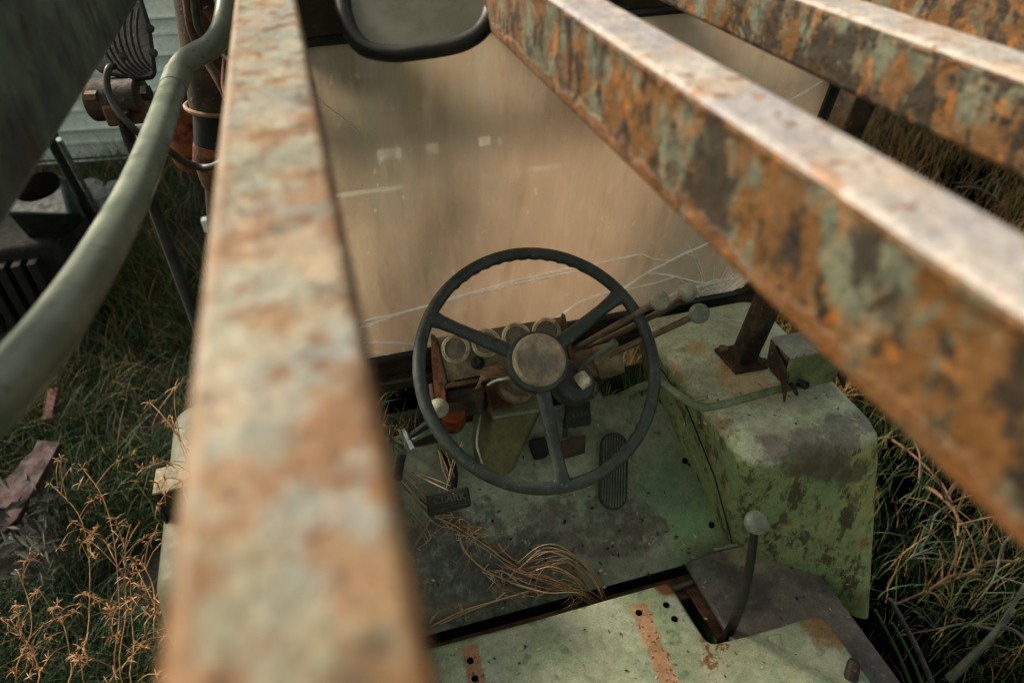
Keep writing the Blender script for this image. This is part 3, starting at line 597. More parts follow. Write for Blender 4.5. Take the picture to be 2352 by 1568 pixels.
# fenders: a pressed shell, sections from top to bottom
def fender(name, tq, bq, mat, sgn=1, zt=1.15):
    # tq/bq: near-left, near-right, far-right, far-left corners (x,y) at top and bottom (z of each bottom corner)
    m_ = MB(); n = 7; K = 4 * (n + 1); lev = []
    prof = [(0, .045), (.0006, .03), (.003, .017), (.009, .007), (.018, .0015), (.036, 0)] + [(.036 + (.30 - .036) * (i / 14), 0) for i in range(1, 15)]
    for dz, ins_ in prof:
        t = min(1, dz / .30); ring = []
        cs = [Vector(tq[i]).lerp(Vector(bq[i][:2]), t) for i in range(4)]; zs = [zt - dz * (zt - bq[i][2]) / .30 for i in range(4)]
        cen = sum(cs, Vector((0, 0))) / 4
        rad = .04 if ins_ < .02 else .03
        for i in range(4):
            c_ = cs[i]; p_, q_ = cs[i - 1], cs[(i + 1) % 4]
            e1 = (p_ - c_).normalized(); e2 = (q_ - c_).normalized(); ci = c_ + (e1 + e2) * ins_
            for j in range(n + 1):
                s_ = j / n; a_ = ci + e1 * rad; b_ = ci + e2 * rad; pt = a_ * (1 - s_) ** 2 + ci * 2 * s_ * (1 - s_) + b_ * s_ ** 2
                ring.append((pt.x, pt.y, zs[i]))
        lev.append(ring)
    for ring in lev: m_.v += ring
    L = len(lev)
    for a in range(L - 1):
        for j in range(K): m_.f.append((a * K + j, a * K + (j + 1) % K, (a + 1) * K + (j + 1) % K, (a + 1) * K + j))
    m_.f += [tuple(range(K)), tuple((L - 1) * K + j for j in range(K - 1, -1, -1))]
    m_.mi = [0] * len(m_.f)
    return m_.build(name, mat, FK)
RF = fender('fender', [(.535, .60), (.785, .60), (.795, 1.005), (.520, 1.005)], [(.622, .675, .79), (.822, .49, .74), (.822, 1.02, .74), (.60, 1.02, .79)], M['fender'])
RF['label'] = 'right fender with peeling green paint'
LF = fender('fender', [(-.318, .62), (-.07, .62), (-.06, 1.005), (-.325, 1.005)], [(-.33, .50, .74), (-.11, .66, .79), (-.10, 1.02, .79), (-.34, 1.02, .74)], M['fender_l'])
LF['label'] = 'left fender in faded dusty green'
# bright inner wall seam of the right fender
s_ = MB().tube([V(.5285, .985, 1.118), V(.541, .80, 1.09), V(.56, .70, 1.0), V(.618, .672, .81)], .0015, 5); s_.build('seam', M['void'], RF)
# tail-lamp guard on the right fender
def lamp_guard(x0, x1, y0, y1, z0, z1, lens=True, mir=1):
    gd = MB(); th = .005
    gd.plate([V(x0, y0, z1), V(x1, y0, z1), V(x1, y1, z1), V(x0, y1, z1)], (0, 0, 1), th)
    o = gd.build('lamp_guard', M['gtop'], FK, bevel=.002)
    MB().plate([V(x0 + .001, y0, z1 - th), V(x1 - .001, y0, z1 - th), V(x1 - .02, y0 + .0, z0 + .012), V(x0 + .001, y0, z0 + .012)], (0, -1, 0), th).build('rear_plate', M['gside'], o, bevel=.0015)
    MB().plate([V(x0, y0 - .003, z1 - .03), V(x0, y0 - .012, z0 + .002), V(x0, y0 + .022, z0 + .05), V(x0, y1 - .005, z1 - .06), V(x0, y1, z1 - th)], (-1, 0, 0), .004).build('side_plate', M['rust_dark'], o, bevel=.001)
    MB().plate([V(x1, y0, z1 - th), V(x1 + .012, y0, z0 - .01), V(x1 + .012, y1 - .02, z0 + .01), V(x1, y1, z1 - th)], (1, 0, 0), .004).build('side_plate', M['rust_dark'], o, bevel=.001)
    if lens: MB().box(x0 + .006, x1 - .006, y0 + .012, y1 - .004, z0 + .02, z1 - .012).build('lens', M['redlens'], o, bevel=.006)
    return o
m = Mat('purple_grey_worn_top', .6); m.col = srgb(122, 116, 112); m.blotch(srgb(126, 138, 108), 30, .46, .6); m.blotch(srgb(70, 62, 54), 120, .6, .66); M['gtop'] = m.done(.4)
m = Mat('pitted_green_plate', .6); m.col = srgb(104, 116, 72); m.blotch(srgb(84, 92, 58), 20, .42, .6); m.blotch(srgb(52, 40, 24), 70, .64, .67); M['gside'] = m.done(.4)
lamp_guard(.652, .770, .705, .762, 1.158, 1.246)
m = Mat('tan_worn_top', .6); m.col = srgb(150, 134, 104); m.blotch(srgb(120, 108, 84), 40, .46, .6); M['gtop'] = m.done(.4)
M['gside'] = M['rust_dark']
lamp_guard(-.312, -.20, .752, .80, 1.07, 1.2)
# inner green strip + pipe over the right fender
pp = [P(1425, 909, z=1.11), P(1445, 900, z=1.13), P(1478, 886, z=1.16), P(1515, 880, z=1.18), P(1545, 898, z=1.18), P(1585, 925, z=1.175), P(1625, 935, z=1.17), P(1700, 918, z=1.17), P(1780, 896, z=1.17), P(1845, 884, z=1.17)]
br = MB().tube(pp, .0068, 12, sm=5).build('brake_pipe', M['pipe_green'], FK)
MB().tube([P(1815, 878, z=1.19), P(1830, 905, z=1.185), P(1822, 880, z=1.18), P(1850, 890, z=1.19), P(1855, 880, z=1.18), P(1835, 872, z=1.2)], .003, 6, sm=5).build('wire_tie', M['black'], br)
MB().tube([P(1600, 918, z=1.18), P(1625, 912, z=1.19)], .004, 6).build('clip', M['pipe_green'], br)

# toe board / floor
def TP(u, v, off=0): return PP(u, v, toe_p + TN * off, TN)
y0, z0 = .664, toe_p.z - (.68 - .664) * (toe_q.z - toe_p.z) / (toe_q.y - toe_p.y)
def tz(y): return toe_p.z + (y - toe_p.y) * (toe_q.z - toe_p.z) / (toe_q.y - toe_p.y)
f_ = MB().plate([V(-.10, .674, tz(.674)), V(.640, .674, tz(.674)), V(.62, .75, tz(.75)), V(.575, .94, tz(.94)), V(-.10, .95, tz(.95))], TN, .004)
fl = f_.build('floor_plate', M['floor'], FK, bevel=.0015)
for u, v in ((1520, 920), (1573, 1058), (1634, 1205), (1225, 1325)):
    MB().lathe(TP(u, v) , TN, [(.0005, .0012), (.0062, .0012), (.0062, .0006)], 16, cap=False).build('bolt_hole', M['pit'], fl)
MB().box(-.10, .655, .640, .668, .74, .775).build('floor_channel', M['rust_brown'], FK, bevel=.002)
MB().box(-.10, .60, .612, .6395, .74, .790).build('sill_strip', M['rust_dark'], FK, bevel=.002)
# bulkhead and truck body below, their shade put into a near-black colour
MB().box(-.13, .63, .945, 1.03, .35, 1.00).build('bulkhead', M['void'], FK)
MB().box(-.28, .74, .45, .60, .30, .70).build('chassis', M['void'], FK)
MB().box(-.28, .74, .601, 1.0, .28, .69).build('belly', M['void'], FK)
# side console and hood
cs = [P(1574, 1291, z=CZ), P(1640, 1264, z=CZ), P(1700, 1251, z=CZ), P(1790, 1236, z=CZ), P(1818, 1235, z=CZ), P(1835, 1247, z=CZ), P(2150, 1680, z=CZ)]; last = P(1735, 1560, z=CZ)
xr = cs[5].x; c_ = MB().plate(cs[:6] + [V(xr + .004, -.4, CZ), V(last.x, -.4, CZ), last], (0, 0, 1), .014); con = c_.build('side_console', M['console'], FK, bevel=.005, seg=3)
MB().box(cs[0].x + .02, xr - .004, -.4, cs[0].y - .03, .3, CZ - .0145).build('body_side', M['wall_green'], con, bevel=.01)
e = MB().tube([p + V(0, .002, .001) for p in cs[1:6]], .0035, 8, sm=4); e.build('rolled_edge', M['plate_green'], con)
hd = [(1000, 1482), (1200, 1430), (1400, 1373), (1500, 1345), (1532, 1336), (1545, 1347), (1590, 1420), (1622, 1468), (1640, 1476), (1700, 1462), (1800, 1434), (1860, 1414), (1885, 1412), (1905, 1428)]
hp = [P(u, v, z=HZ) for u, v in hd]; hl = V(-.16, hp[0].y + .006, HZ)
h_ = MB().plate(hp + [V(hp[-1].x + .004, -.45, HZ), V(-.16, -.45, HZ), hl], (0, 0, 1), .022); hood = h_.build('hood_plate', M['hood'], FK, bevel=.007, seg=3)
for u, v in ((1467, 1407), (1530, 1389), (1549, 1421), (1080, 1517), (1091, 1558)):
    MB().lathe(P(u, v, z=HZ), (0, 0, 1), [(.0005, .0011), (.0056, .0011), (.0056, .0005)], 16, cap=False).build('bolt_hole', M['pit'], hood)
MB().lathe(P(1955, 1552, z=HZ), (.35, .5, .8), [(.011, -.004), (.010, .02), (.007, .026)], 14).build('latch_pin', M['rust_dark'], hood)
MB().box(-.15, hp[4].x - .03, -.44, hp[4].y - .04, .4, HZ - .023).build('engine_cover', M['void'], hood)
e = MB(); e.tube([P(1760, 1400 + 60, z=HZ + .0005), P(1765, 1470, z=HZ + .0005), P(1800, 1490, z=HZ + .0005), P(1790, 1455, z=HZ + .0005)], .0009, 5, closed=True); e.build('weld_mark', M['hood'], hood)
MB().tube([P(1545, 1352, z=.80), P(1590, 1337, z=.80)], .005, 8).build('linkage_rod', M['twig_g'], FK)
MB().hexa([P(1572, 1350, z=.77), P(1600, 1335, z=.77), P(1700, 1480, z=.77), P(1660, 1490, z=.77)], [P(1572, 1350, z=.795), P(1600, 1335, z=.795), P(1700, 1480, z=.795), P(1660, 1490, z=.795)]).build('slot_guide', M['rust_brown'], FK, bevel=.002)
# gear lever
lv = MB().tube([P(1655, 1480, z=.79), P(1680, 1440, z=.84), PD(1700, 1390, 1.06), PD(1718, 1320, 1.03), PD(1728, 1260, 1.0), PD(1733, 1215, .985)], [.0078, .0084, .0078, .007, .0064, .0055], 14, sm=5).build('parking_lever', M['black'], FK)
kc = PD(1737, 1199, .98); kn = MB(); ax = V(.12, -.45, .8).normalized(); kn.lathe(kc, ax, [(.0005, .0135), (.008, .0125), (.0135, .009), (.0165, .003), (.0168, -.002), (.0145, -.008), (.009, -.0125), (.005, -.014)], 28, cap=False); kn.build('knob', M['knob_g'], lv)

# ------------------------------------------------------------------ steering wheel and column
WC = V(.265, .824, 1.225); WN = V(.02, -.62, .785).normalized()
def WP(u, v, off=0): return PP(u, v, WC + WN * off, WN)
ctr = (WP(942, 846) + WP(1512, 846)) / 2; ctr = (ctr + (WP(1228, 572) + WP(1262, 1120)) / 2) / 2
rO = (WP(1512, 858) - WP(942, 838)).length / 2; rr = .0103; RM = rO - rr
ux = (WP(1420, 690) - ctr); ux = (ux - WN * ux.dot(WN)).normalized()
e1 = V(1, 0, 0); e1 = (e1 - WN * e1.dot(WN)).normalized(); e2 = WN.cross(e1)
sw = thing('steering_wheel', (0, 0, 0), None, None)
for k in list(sw.keys()): del sw[k]
sw.parent = FK; sw.location = ctr - FK.location
rim = MB(); n = 180
vs = []
for i in range(n):
    a = 2 * math.pi * i / n; d = e1 * math.cos(a) + e2 * math.sin(a); c_ = ctr + d * RM
    dn = math.degrees(a) % 360; sc = .0014 * math.sin(a * 56) if (50 < dn < 130 or 215 < dn < 250 or 290 < dn < 345) else 0
    for j in range(16):
        b = 2 * math.pi * j / 16; r_ = rr; inner = max(0, -math.cos(b))
        r_ = rr + sc * inner; rim.v.append(tuple(c_ + d * math.cos(b) * r_ + WN * math.sin(b) * rr * .95))
for i in range(n):
    for j in range(16): rim.f.append((i * 16 + j, ((i + 1) % n) * 16 + j, ((i + 1) % n) * 16 + (j + 1) % 16, i * 16 + (j + 1) % 16))
rim.mi = [0] * len(rim.f); rimo = rim.build('rim', M['wheel'], sw)
hubc = WP(1233, 832, .012)
for (u, v) in ((985, 728), (1412, 688), (1290, 1100)):
    t = ctr + (WP(u, v) - ctr).normalized() * (RM - .002); d = (t - hubc); L = d.length; m_ = MB(); side = d.cross(WN).normalized(); prof = []
    for s_, w_, h_ in ((.05, .0135, .008), (.25, .0125, .0085), (.5, .0115, .008), (.75, .0105, .0085), (.9, .0120, .009), (.96, .0145, .0095), (1.0, .0185, .008)):
        c_ = hubc + d * s_ - WN * (.0 if s_ > .2 else .002) ; w_ = w_ * (1.0)
        for j in range(14): b = 2 * math.pi * j / 14; m_.v.append(tuple(c_ + side * math.cos(b) * w_ + WN * math.sin(b) * h_))
    for i in range(6):
        for j in range(14): m_.f.append((i * 14 + j, i * 14 + (j + 1) % 14, (i + 1) * 14 + (j + 1) % 14, (i + 1) * 14 + j))
    m_.f += [tuple(range(13, -1, -1)), tuple(6 * 14 + j for j in range(14))]; m_.mi = [0] * len(m_.f); m_.build('spoke', M['wheel'], sw)
R_ = .0445
MB().lathe(hubc, WN, [(.03, -.05), (.042, -.035), (.049, -.012), (.0505, .004), (.049, .011), (.0455, .013)], 48).build('hub', M['wheel'], sw)
MB().lathe(hubc, WN, [(.0425, .0125), (.0428, .020), (.0405, .0245), (.0375, .026), (.0355, .0252), (.034, .0246), (.018, .0243), (.0005, .0238)], 56, cap=False).build('hub_cap', M['cap'], sw)
col = MB().lathe(hubc - WN * .04, -WN, [(.026, 0), (.03, .02), (.024, .09), (.024, .125), (.034, .128), (.036, .136), (.036, .16), (.03, .2)], 30).build('steering_column', M['panel'], FK)
# column box
BT = 1.075
bx = [P(1134, 955, z=BT), P(1239, 938, z=BT), P(1262, 850, z=BT), P(1098, 868, z=BT)]
bb = [TP(1092, 1122, -.01), TP(1166, 1106, -.01), TP(1240, 975, -.01), TP(1070, 1015, -.01)]
MB().hexa(bb, [p + V(0, 0, -.008) for p in bx]).build('column_box', M['box_green'], FK, bevel=.008, seg=3)
cc = sum(bx, Vector()) / 4; MB().plate([cc + (p - cc) * 1.05 for p in bx], (0, 0, 1), .008).build('column_top_plate', M['plate_green'], FK, bevel=.003)
MB().tube([P(1105, 948, z=1.07), PD(1098, 985, 1.24), PD(1095, 1020, 1.24), PD(1103, 1050, 1.25), PD(1108, 1066, 1.27)], .0018, 8, sm=5).build('loose_wire', M['wire_white'], FK)
# hinge bracket
hb = BT + .006
h0 = MB().plate([P(1121, 881, z=hb), P(1167, 876, z=hb), P(1178, 934, z=hb), P(1132, 940, z=hb)], (0, 0, 1), .004).build('cover_flap', M['rust_brown'], FK, bevel=.001)
hb += .012
MB().plate([P(*p, z=hb) for p in ((1068, 883), (1107, 881), (1118, 940), (1079, 935), (1076, 916), (1104, 915), (1100, 905), (1071, 904))], (0, 0, 1), .003).build('latch_plate', M['rust_dark'], h0, bevel=.0008)
MB().tube([P(1114, 880, z=hb), P(1126, 942, z=hb)], .0052, 12).build('hinge', M['rust_brown'], h0)
for i in range(6): MB().tube([PD(1093 + i * 2, 892 - i, 1.22), PD(1103 + i * 1, 878 - i * 4.6, 1.2 - i * .002), PD(1124, 866 - i * 4.4, 1.19), PD(1185, 860 - i * 3.6, 1.2)], .0015, 6, sm=5).build('wire', M['wire_tan'], FK)
MB().tube([PD(1120, 884, 1.2), PD(1135, 875, 1.19), PD(1160, 869, 1.18), PD(1190, 864, 1.19)], .0022, 6, sm=5).build('loose_wire', M['wire_white'], FK)

# gauge panel
PDP = 1.235
q4 = [PD(1003, 775, PDP), PD(1290, 727, PDP), PD(1306, 826, PDP - .01), PD(1028, 876, PDP - .01)]; pn = (q4[1] - q4[0]).cross(q4[3] - q4[0]).normalized()
if pn.dot(O - q4[0]) < 0: pn = -pn
pan = MB().plate(q4, pn, .006).build('gauge_panel', M['panel'], FK, bevel=.001)
def GP(u, v, off=0): return PP(u, v, q4[0] + pn * off, pn)
MB().plate([GP(996, 768, .008), GP(1002, 775, .008), GP(1028, 880, .008), GP(1020, 890, .008)], pn, .075).build('side_cheek', M['rust_brown'], pan, bevel=.002)
MB().plate([GP(1290, 717, .012), GP(1298, 722, .012), GP(1319, 818, .012), GP(1309, 826, .012)], pn, .05).build('side_cheek', M['rust_brown'], pan, bevel=.002)
MB().plate([GP(1028, 880, .010), GP(1122, 863, .010), GP(1124, 873, .010), GP(1018, 893, .010)], pn, .06).build('lower_lip', M['rust_brown'], pan, bevel=.002)
MB().plate([GP(1255, 838, .014), GP(1320, 822, .014), GP(1308, 846, .014), GP(1262, 856, .014)], pn, .04).build('lower_lip', M['rust_brown'], pan, bevel=.004)
MB().plate([GP(989, 766, .006), GP(996, 769, .006), GP(1020, 890, .004), GP(1024, 925, -.01), GP(1000, 930, -.03), GP(992, 840, -.02)], pn + V(-.5, 0, 0), .004).build('side_sheet', M['rust_orange'], pan)
MB().hexa([GP(1020, 960, -.08), GP(1110, 950, -.08), GP(1110, 950, -.02), GP(1020, 960, -.02)], [GP(1025, 895, -.08), GP(1115, 880, -.08), GP(1115, 880, -.02), GP(1025, 895, -.02)]).build('dash_body', M['rust_dark'], FK, bevel=.004)
for i, (u, v) in enumerate(((1047, 802), (1117, 788), (1186, 775), (1255, 763))):
    c_ = GP(u, v); b_ = MB().lathe(c_, pn, [(.0262, 0), (.0262, .004), (.0245, .0065), (.0228, .0075), (.0222, .0055), (.0205, .0085), (.0195, .0090), (.0188, .0065)], 40, cap=False)
    bo = b_.build('gauge', M['bezel'] if i != 1 else M['bezel'], pan); MB().lathe(c_, pn, [(.0005, .006), (.0192, .006)], 40, cap=False).build('dial', M['dial'], bo) if False else None
    dd = MB(); dd.lathe(c_, pn, [(.0205, .001), (.0200, .0058), (.0005, .0062)], 40, cap=False); d0 = dd.build('gauge_dial', M['dial'], pan)
c_ = GP(1097, 833); MB().lathe(c_, pn, [(.012, 0), (.012, .003), (.006, .004), (.006, .014), (.0095, .016), (.0095, .026), (.006, .028), (.0005, .0265)], 24, cap=False).build('pull_knob', M['black'], pan)

# levers
def lever(px, kc, kr, shaft=.0058, mat='rod', kmat='knob', flat=None):
    o = MB().tube([PD(*p) for p in px], shaft, 14, sm=6).build('hydraulic_lever', M[mat], FK)
    k = PD(*kc); b_ = MB()
    if flat:
        ax = flat.normalized(); prof = [(max(.0005, math.sin(math.pi * i / 20)) * kr, -math.cos(math.pi * i / 20) * kr) for i in range(21)]
        prof = [p for p in prof if p[1] < kr * .48]; prof += [(kr * .84, kr * .5), (kr * .80, kr * .46), (.0005, kr * .46)]; b_.lathe(k, ax, prof, 32, cap=False)
    else: b_.ball(k, kr, 18)
    b_.build('knob', M[kmat], o); return o
lever([(1292, 818, 1.24), (1390, 762, 1.205), (1484, 708, 1.172), (1500, 699, 1.167), (1512, 693, 1.165)], (1515, 691, 1.165), .0165)
lever([(1310, 820, 1.27), (1430, 760, 1.235), (1540, 703, 1.2), (1560, 688, 1.19), (1574, 677, 1.186)], (1579, 671, 1.185), .0166)
lever([(1398, 815, 1.2), (1490, 774, 1.178), (1572, 736, 1.16), (1588, 728, 1.155), (1598, 722, 1.152)], (1606, 720, 1.15), .0170, kmat='knob_g', flat=(O - PD(1606, 720, 1.15)).normalized() + V(.3, 0, -.25))
MB().tube([PD(1300, 842, 1.27), PD(1345, 835, 1.26), PD(1383, 828, 1.25)], [.024, .026, .026], 24).build('valve_body', M['panel'], FK, bevel=.002)
MB().tube([PD(1368, 835, 1.245), PD(1424, 818, 1.235)], .030, 24).build('lever_collar', M['panel'], FK, bevel=.004)
# turn signal switch
tc = PD(1318, 880, 1.175); sg = MB(); sg.lathe(tc, WN, [(.018, -.04), (.033, -.03), (.037, -.01), (.036, .004), (.031, .011), (.02, .013)], 28); tsw = sg.build('turn_signal_switch', M['wheel'], FK)
MB().tube([tc + V(.012, .012, .006), PD(1335, 838, 1.15), PD(1378, 810, 1.14), PD(1400, 795, 1.135), PD(1414, 784, 1.13)], [.004, .0042, .0045, .006, .0075], 10, sm=4).build('signal_arm', M['pedal_grey'], tsw)
MB().lathe(PD(1338, 872, 1.165), V(.8, .1, .5), [(.014, -.01), (.015, .006), (.010, .012)], 20).build('end_cap', M['bezel'], tsw)
def text(s_, loc, right, up, size, mat, parent, name='lettering', depth=.0008):
    cu = bpy.data.curves.new(name, 'FONT'); cu.body = s_; cu.size = size; cu.extrude = depth; cu.align_x = 'CENTER'; cu.align_y = 'CENTER'; cu.space_character = 1.05; cu.offset = size * .025
    to = bpy.data.objects.new(name, cu); COL.objects.link(to); bpy.context.view_layer.update()
    me = bpy.data.meshes.new_from_object(to.evaluated_get(bpy.context.evaluated_depsgraph_get())); bpy.data.objects.remove(to)
    r_ = right.normalized(); n_ = r_.cross(up).normalized(); u_ = n_.cross(r_)
    mt = Matrix((r_, u_, n_)).transposed(); me.transform(mt.to_4x4()); me.materials.clear(); me.materials.append(mat)
    o = bpy.data.objects.new(name, me); COL.objects.link(o); o.parent = parent; o.location = Vector(loc) - parent_world(parent); return o
r0 = e1; u0 = WN.cross(e1)
text('SIGNAL-STAT', tc + WN * .0135 + r0 * .006 + u0 * .004, (u0 * -1 + r0 * .15), r0, .0062, M['pedal_grey'], tsw)
text('900', tc + WN * .0135 - r0 * .004 + u0 * .002, (u0 * -1 + r0 * .15), r0, .0075, M['pedal_grey'], tsw)
# left direction lever with ball knob
o = MB().tube([P(1085, 930, z=1.12), PD(1050, 934, 1.17), PD(1018, 938, 1.14)], .0072, 14, sm=4).build('direction_lever', M['frame'], FK)
MB().ball(PD(1008, 937, 1.13), .0163, 20).build('knob', M['knob'], o)
# amber lamp
am = MB().lathe(PD(1041, 951, 1.22), V(.0, .25, -.95), [(.021, -.004), (.0225, .004), (.0215, .022), (.0195, .034), (.014, .040), (.004, .042)], 28).build('indicator_lamp', M['amber'], FK)
# pedals
pt = TP(1250, 960)
def pad(px, off, th, mat, name, bev=.004):
    return MB().plate([TP(u, v, off) for u, v in px], TN, th).build(name, mat, FK, bevel=bev, seg=3)
# accelerator: long ribbed oval
o1, o2 = TP(1412, 1026, .025), TP(1409, 1136, .025); d = (o2 - o1).normalized(); sv = d.cross(TN).normalized(); wv = (TP(1444, 1080, .025) - TP(1380, 1080, .025)).length / 2
ov = []
for i in range(25): a = math.pi * i / 24; ov.append(o1 + sv * math.cos(a) * wv - d * math.sin(a) * wv)
for i in range(25): a = math.pi * i / 24; ov.append(o2 - sv * math.cos(a) * wv + d * math.sin(a) * wv)
acc = MB().plate(ov, TN, .010).build('accelerator_pedal', M['rubber'], FK, bevel=.002)
rb = MB()
for k in range(-4, 5):
    s_ = k * wv / 5.2; ex = math.sqrt(max(0, (wv * .86) ** 2 - s_ * s_)); rb.tube([o1 + sv * s_ - d * ex + TN * .0003, o2 + sv * s_ + d * ex + TN * .0003], .0016, 6)
rb.build('ribs', M['pedal_grey'], acc)
# embossed wide pedal
pb = [TP(978, 1132, .05), TP(1076, 1116, .05), TP(1084, 1162, .05), TP(984, 1186, .05)]
bp = MB().plate(pb, TN, .012).build('brake_pedal', M['rubber'], FK, bevel=.005, seg=3)
rx = (pb[1] - pb[0]).normalized(); uy = (pb[0] - pb[3]).normalized(); cp = sum(pb, Vector()) / 4
text('CLARK', cp + TN * .0006 + uy * .003 + rx * .002, rx, uy, .0175, M['letter'], bp)
rb = MB()
for t in (.30, .16): a_ = pb[3].lerp(pb[0], t); b_ = pb[2].lerp(pb[1], t); rb.tube([a_.lerp(b_, .1), a_.lerp(b_, .95)], .0013, 6)
rb.build('ribs', M['rubber'], bp)
MB().tube([cp - TN * .012, TP(1040, 1090, .03), TP(1020, 1010, .01), TP(1010, 930, -.03)], .010, 10, sm=4).build('pedal_arm', M['void'], bp)
pb = [TP(1299, 926, .045), TP(1356, 918, .045), TP(1360, 975, .045), TP(1297, 984, .045)]
bp = MB().plate(pb, TN, .012).build('inching_pedal', M['rubber'], FK, bevel=.005, seg=3); rx = (pb[1] - pb[0]).normalized(); uy = (pb[0] - pb[3]).normalized(); cp = sum(pb, Vector()) / 4
text('CLARK', cp + TN * .0006 - uy * .002, rx, uy, .0125, M['letter'], bp)
rb = MB()
for t in (.25, .45, .65, .85): rb.tube([pb[0].lerp(pb[1], t) - uy * .004, pb[0].lerp(pb[1], t) - uy * .014], .0016, 6)
rb.build('ribs', M['rubber'], bp)
pad([(1294, 960), (1306, 960), (1304, 1003), (1293, 1003)], .035, .006, M['rubber'], 'pedal_arm', .001)
pad([(1288, 1012), (1346, 998), (1344, 1040), (1294, 1055)], .02, .005, M['rust_dark'], 'stop_plate', .001)
pad([(1216, 1010), (1252, 1000), (1264, 1040), (1252, 1052), (1228, 1056), (1218, 1030)], .02, .01, M['black'], 'clutch_pad', .003)
# left console bracket, pipes and bits under the dash
MB().hexa([TP(936, 1032, .03), TP(1010, 1018, .03), TP(1010, 1000, .02), TP(930, 1012, .02)], [TP(930, 1010, .055), TP(1040, 985, .055), TP(1030, 975, .05), TP(928, 998, .05)]).build('dash_bracket', M['rust_dark'], FK, bevel=.003)
MB().tube([TP(945, 1000, .05), TP(965, 985, .07), TP(985, 970, .08), TP(1000, 975, .07)], .006, 8, sm=4).build('hose', M['rubber'], FK)
MB().tube([TP(950, 1008, .05), TP(975, 995, .065), TP(1000, 985, .07)], .006, 8, sm=4).build('hose', M['pipe_green'], FK)
MB().tube([TP(925, 1040, .03), TP(918, 1070, .02), TP(914, 1100, .01)], .008, 8, sm=4).build('hose', M['rubber'], FK)
MB().tube([P(1352, 872, z=1.06), P(1378, 920, z=1.0)], .0105, 18).build('chrome_tube', M['chrome'], FK)
MB().tube([P(925, 985, z=1.06), P(945, 1030, z=1.03)], .009, 14).build('chrome_tube', M['chrome'], FK)

# mirror
mc = [PD(783, -140, .80), PD(786, 0, .785), PD(800, 62, .778), PD(822, 97, .774), PD(850, 116, .772), PD(905, 124, .77), PD(960, 120, .77), PD(1030, 108, .768), PD(1075, 93, .768), PD(1108, 62, .766), PD(1130, 10, .77), PD(1140, -140, .79)]
mn = (mc[5] - mc[0]).cross(mc[8] - mc[0]).normalized(); mn = mn if mn.dot(O - mc[0]) > 0 else -mn
mc = [p - mn * (p - mc[5]).dot(mn) for p in mc]
mir = MB().plate(mc, mn, .012).build('mirror', M['mirror'], FK, bevel=.003)
MB().tube(mc, .0095, 12, closed=True, sm=4).build('rim', M['gasket'], mir)
tm = (mc[0] + mc[-1]) / 2; MB().tube([tm - mn * .01, tm + V(0, .05, .03), V(tm.x, 1.165, 1.80)], .008, 10, sm=4).build('bracket', M['black'], mir)

# mast in front of the screen
def rail(x0, x1, y0, y1, name='mast_rail', mat='rust_dark', z0=.1, z1=2.6): return MB().box(x0, x1, y0, y1, z0, z1).build(name, M[mat], FK, bevel=.004)
def ux_(u): return P(u, 440, y=1.39).x
rail(ux_(938), ux_(984), 1.36, 1.44, z1=1.9); rail(ux_(1300), ux_(1418), 1.34, 1.44, z1=1.9)
rail(ux_(1132), ux_(1146), 1.38, 1.40, 'lift_chain', z1=1.9); rail(ux_(1158), ux_(1180), 1.38, 1.40, 'lift_chain', z1=1.9)
cx_ = (ux_(1016) + ux_(1104)) / 2; MB().tube([V(cx_, 1.39, .2), V(cx_, 1.39, 1.88)], (ux_(1104) - ux_(1016)) / 2, 20).build('lift_cylinder', M['rust_dark'], FK)
zc = P(1040, 434, y=1.5).z; MB().box(-.25, .66, 1.50, 1.53, zc - .014, zc + .016).build('carriage_bar', M['siding'], FK, bevel=.004); MB().box(-.02, .6, 1.50, 1.53, zc - .16, zc - .09).build('carriage_bar', M['rust_brown'], FK, bevel=.004)
MB().box(.12, .42, 1.53, 1.60, zc + .05, zc + .08).build('load_backrest', M['siding'], FK, bevel=.01)
# left hoist tube with clamps
YM = 1.28
ml = MB().tube([P(462, -120, y=YM), P(478, 60, y=YM), P(487, 250, y=YM)], [.049, .046, .036], 24).build('tilt_cylinder', M['rust_dark'], FK)
MB().tube([P(487, 245, y=YM), P(490, 380, y=YM)], .031, 22).build('cylinder_body', M['black'], ml)
MB().tube([P(490, 330, y=YM), P(491, 372, y=YM), P(492, 384, y=YM)], [.033, .035, .031], 22).build('rusty_collar', M['rust_orange'], ml)
MB().tube([P(491, 384, y=YM), P(497, 425, y=YM)], [.03, .024], 22).build('lower_joint', M['rust_brown'], ml)
MB().tube([P(494, 415, y=YM), P(503, 560, y=YM), P(512, 760, y=YM)], [.018, .019, .018], 18).build('piston_rod', M['rust_dark'], ml)
rg = MB(); c_ = P(486, 248, y=YM); rg.tube([c_ + V(math.cos(a) * .040, math.sin(a) * .040, -.008 * math.cos(a * 1)) for a in [2 * math.pi * i / 24 for i in range(24)]], .004, 8, closed=True); rg.build('clamp', M['wire_tan'], ml)
MB().tube([P(412, 200, y=1.36), P(425, 330, y=1.38), P(440, 380, y=1.38), P(455, 330, y=1.38)], [.02, .032, .02, .01], 12, sm=4).build('rusty_flake_plate', M['rust_orange'], FK)
MB().tube([P(425, -60, y=1.17), P(438, 60, y=1.17), P(470, 130, y=1.17), P(505, 190, y=1.15), P(530, 240, y=1.14), P(555, 290, y=1.12)], .0065, 10, sm=6).build('hydraulic_hose', M['rust_brown'], FK)
MB().tube([P(445, -60, y=1.16), P(455, 60, y=1.16), P(500, 110, y=1.15), P(540, 150, y=1.12)], .006, 10, sm=6).build('hydraulic_hose', M['cable'], FK)
MB().tube([P(470, 20, y=1.15), P(500, 60, y=1.15), P(520, 120, y=1.14), P(518, 200, y=1.12), P(540, 240, y=1.1)], .006, 10, sm=6).build('hydraulic_hose', M['rust_orange'], FK)
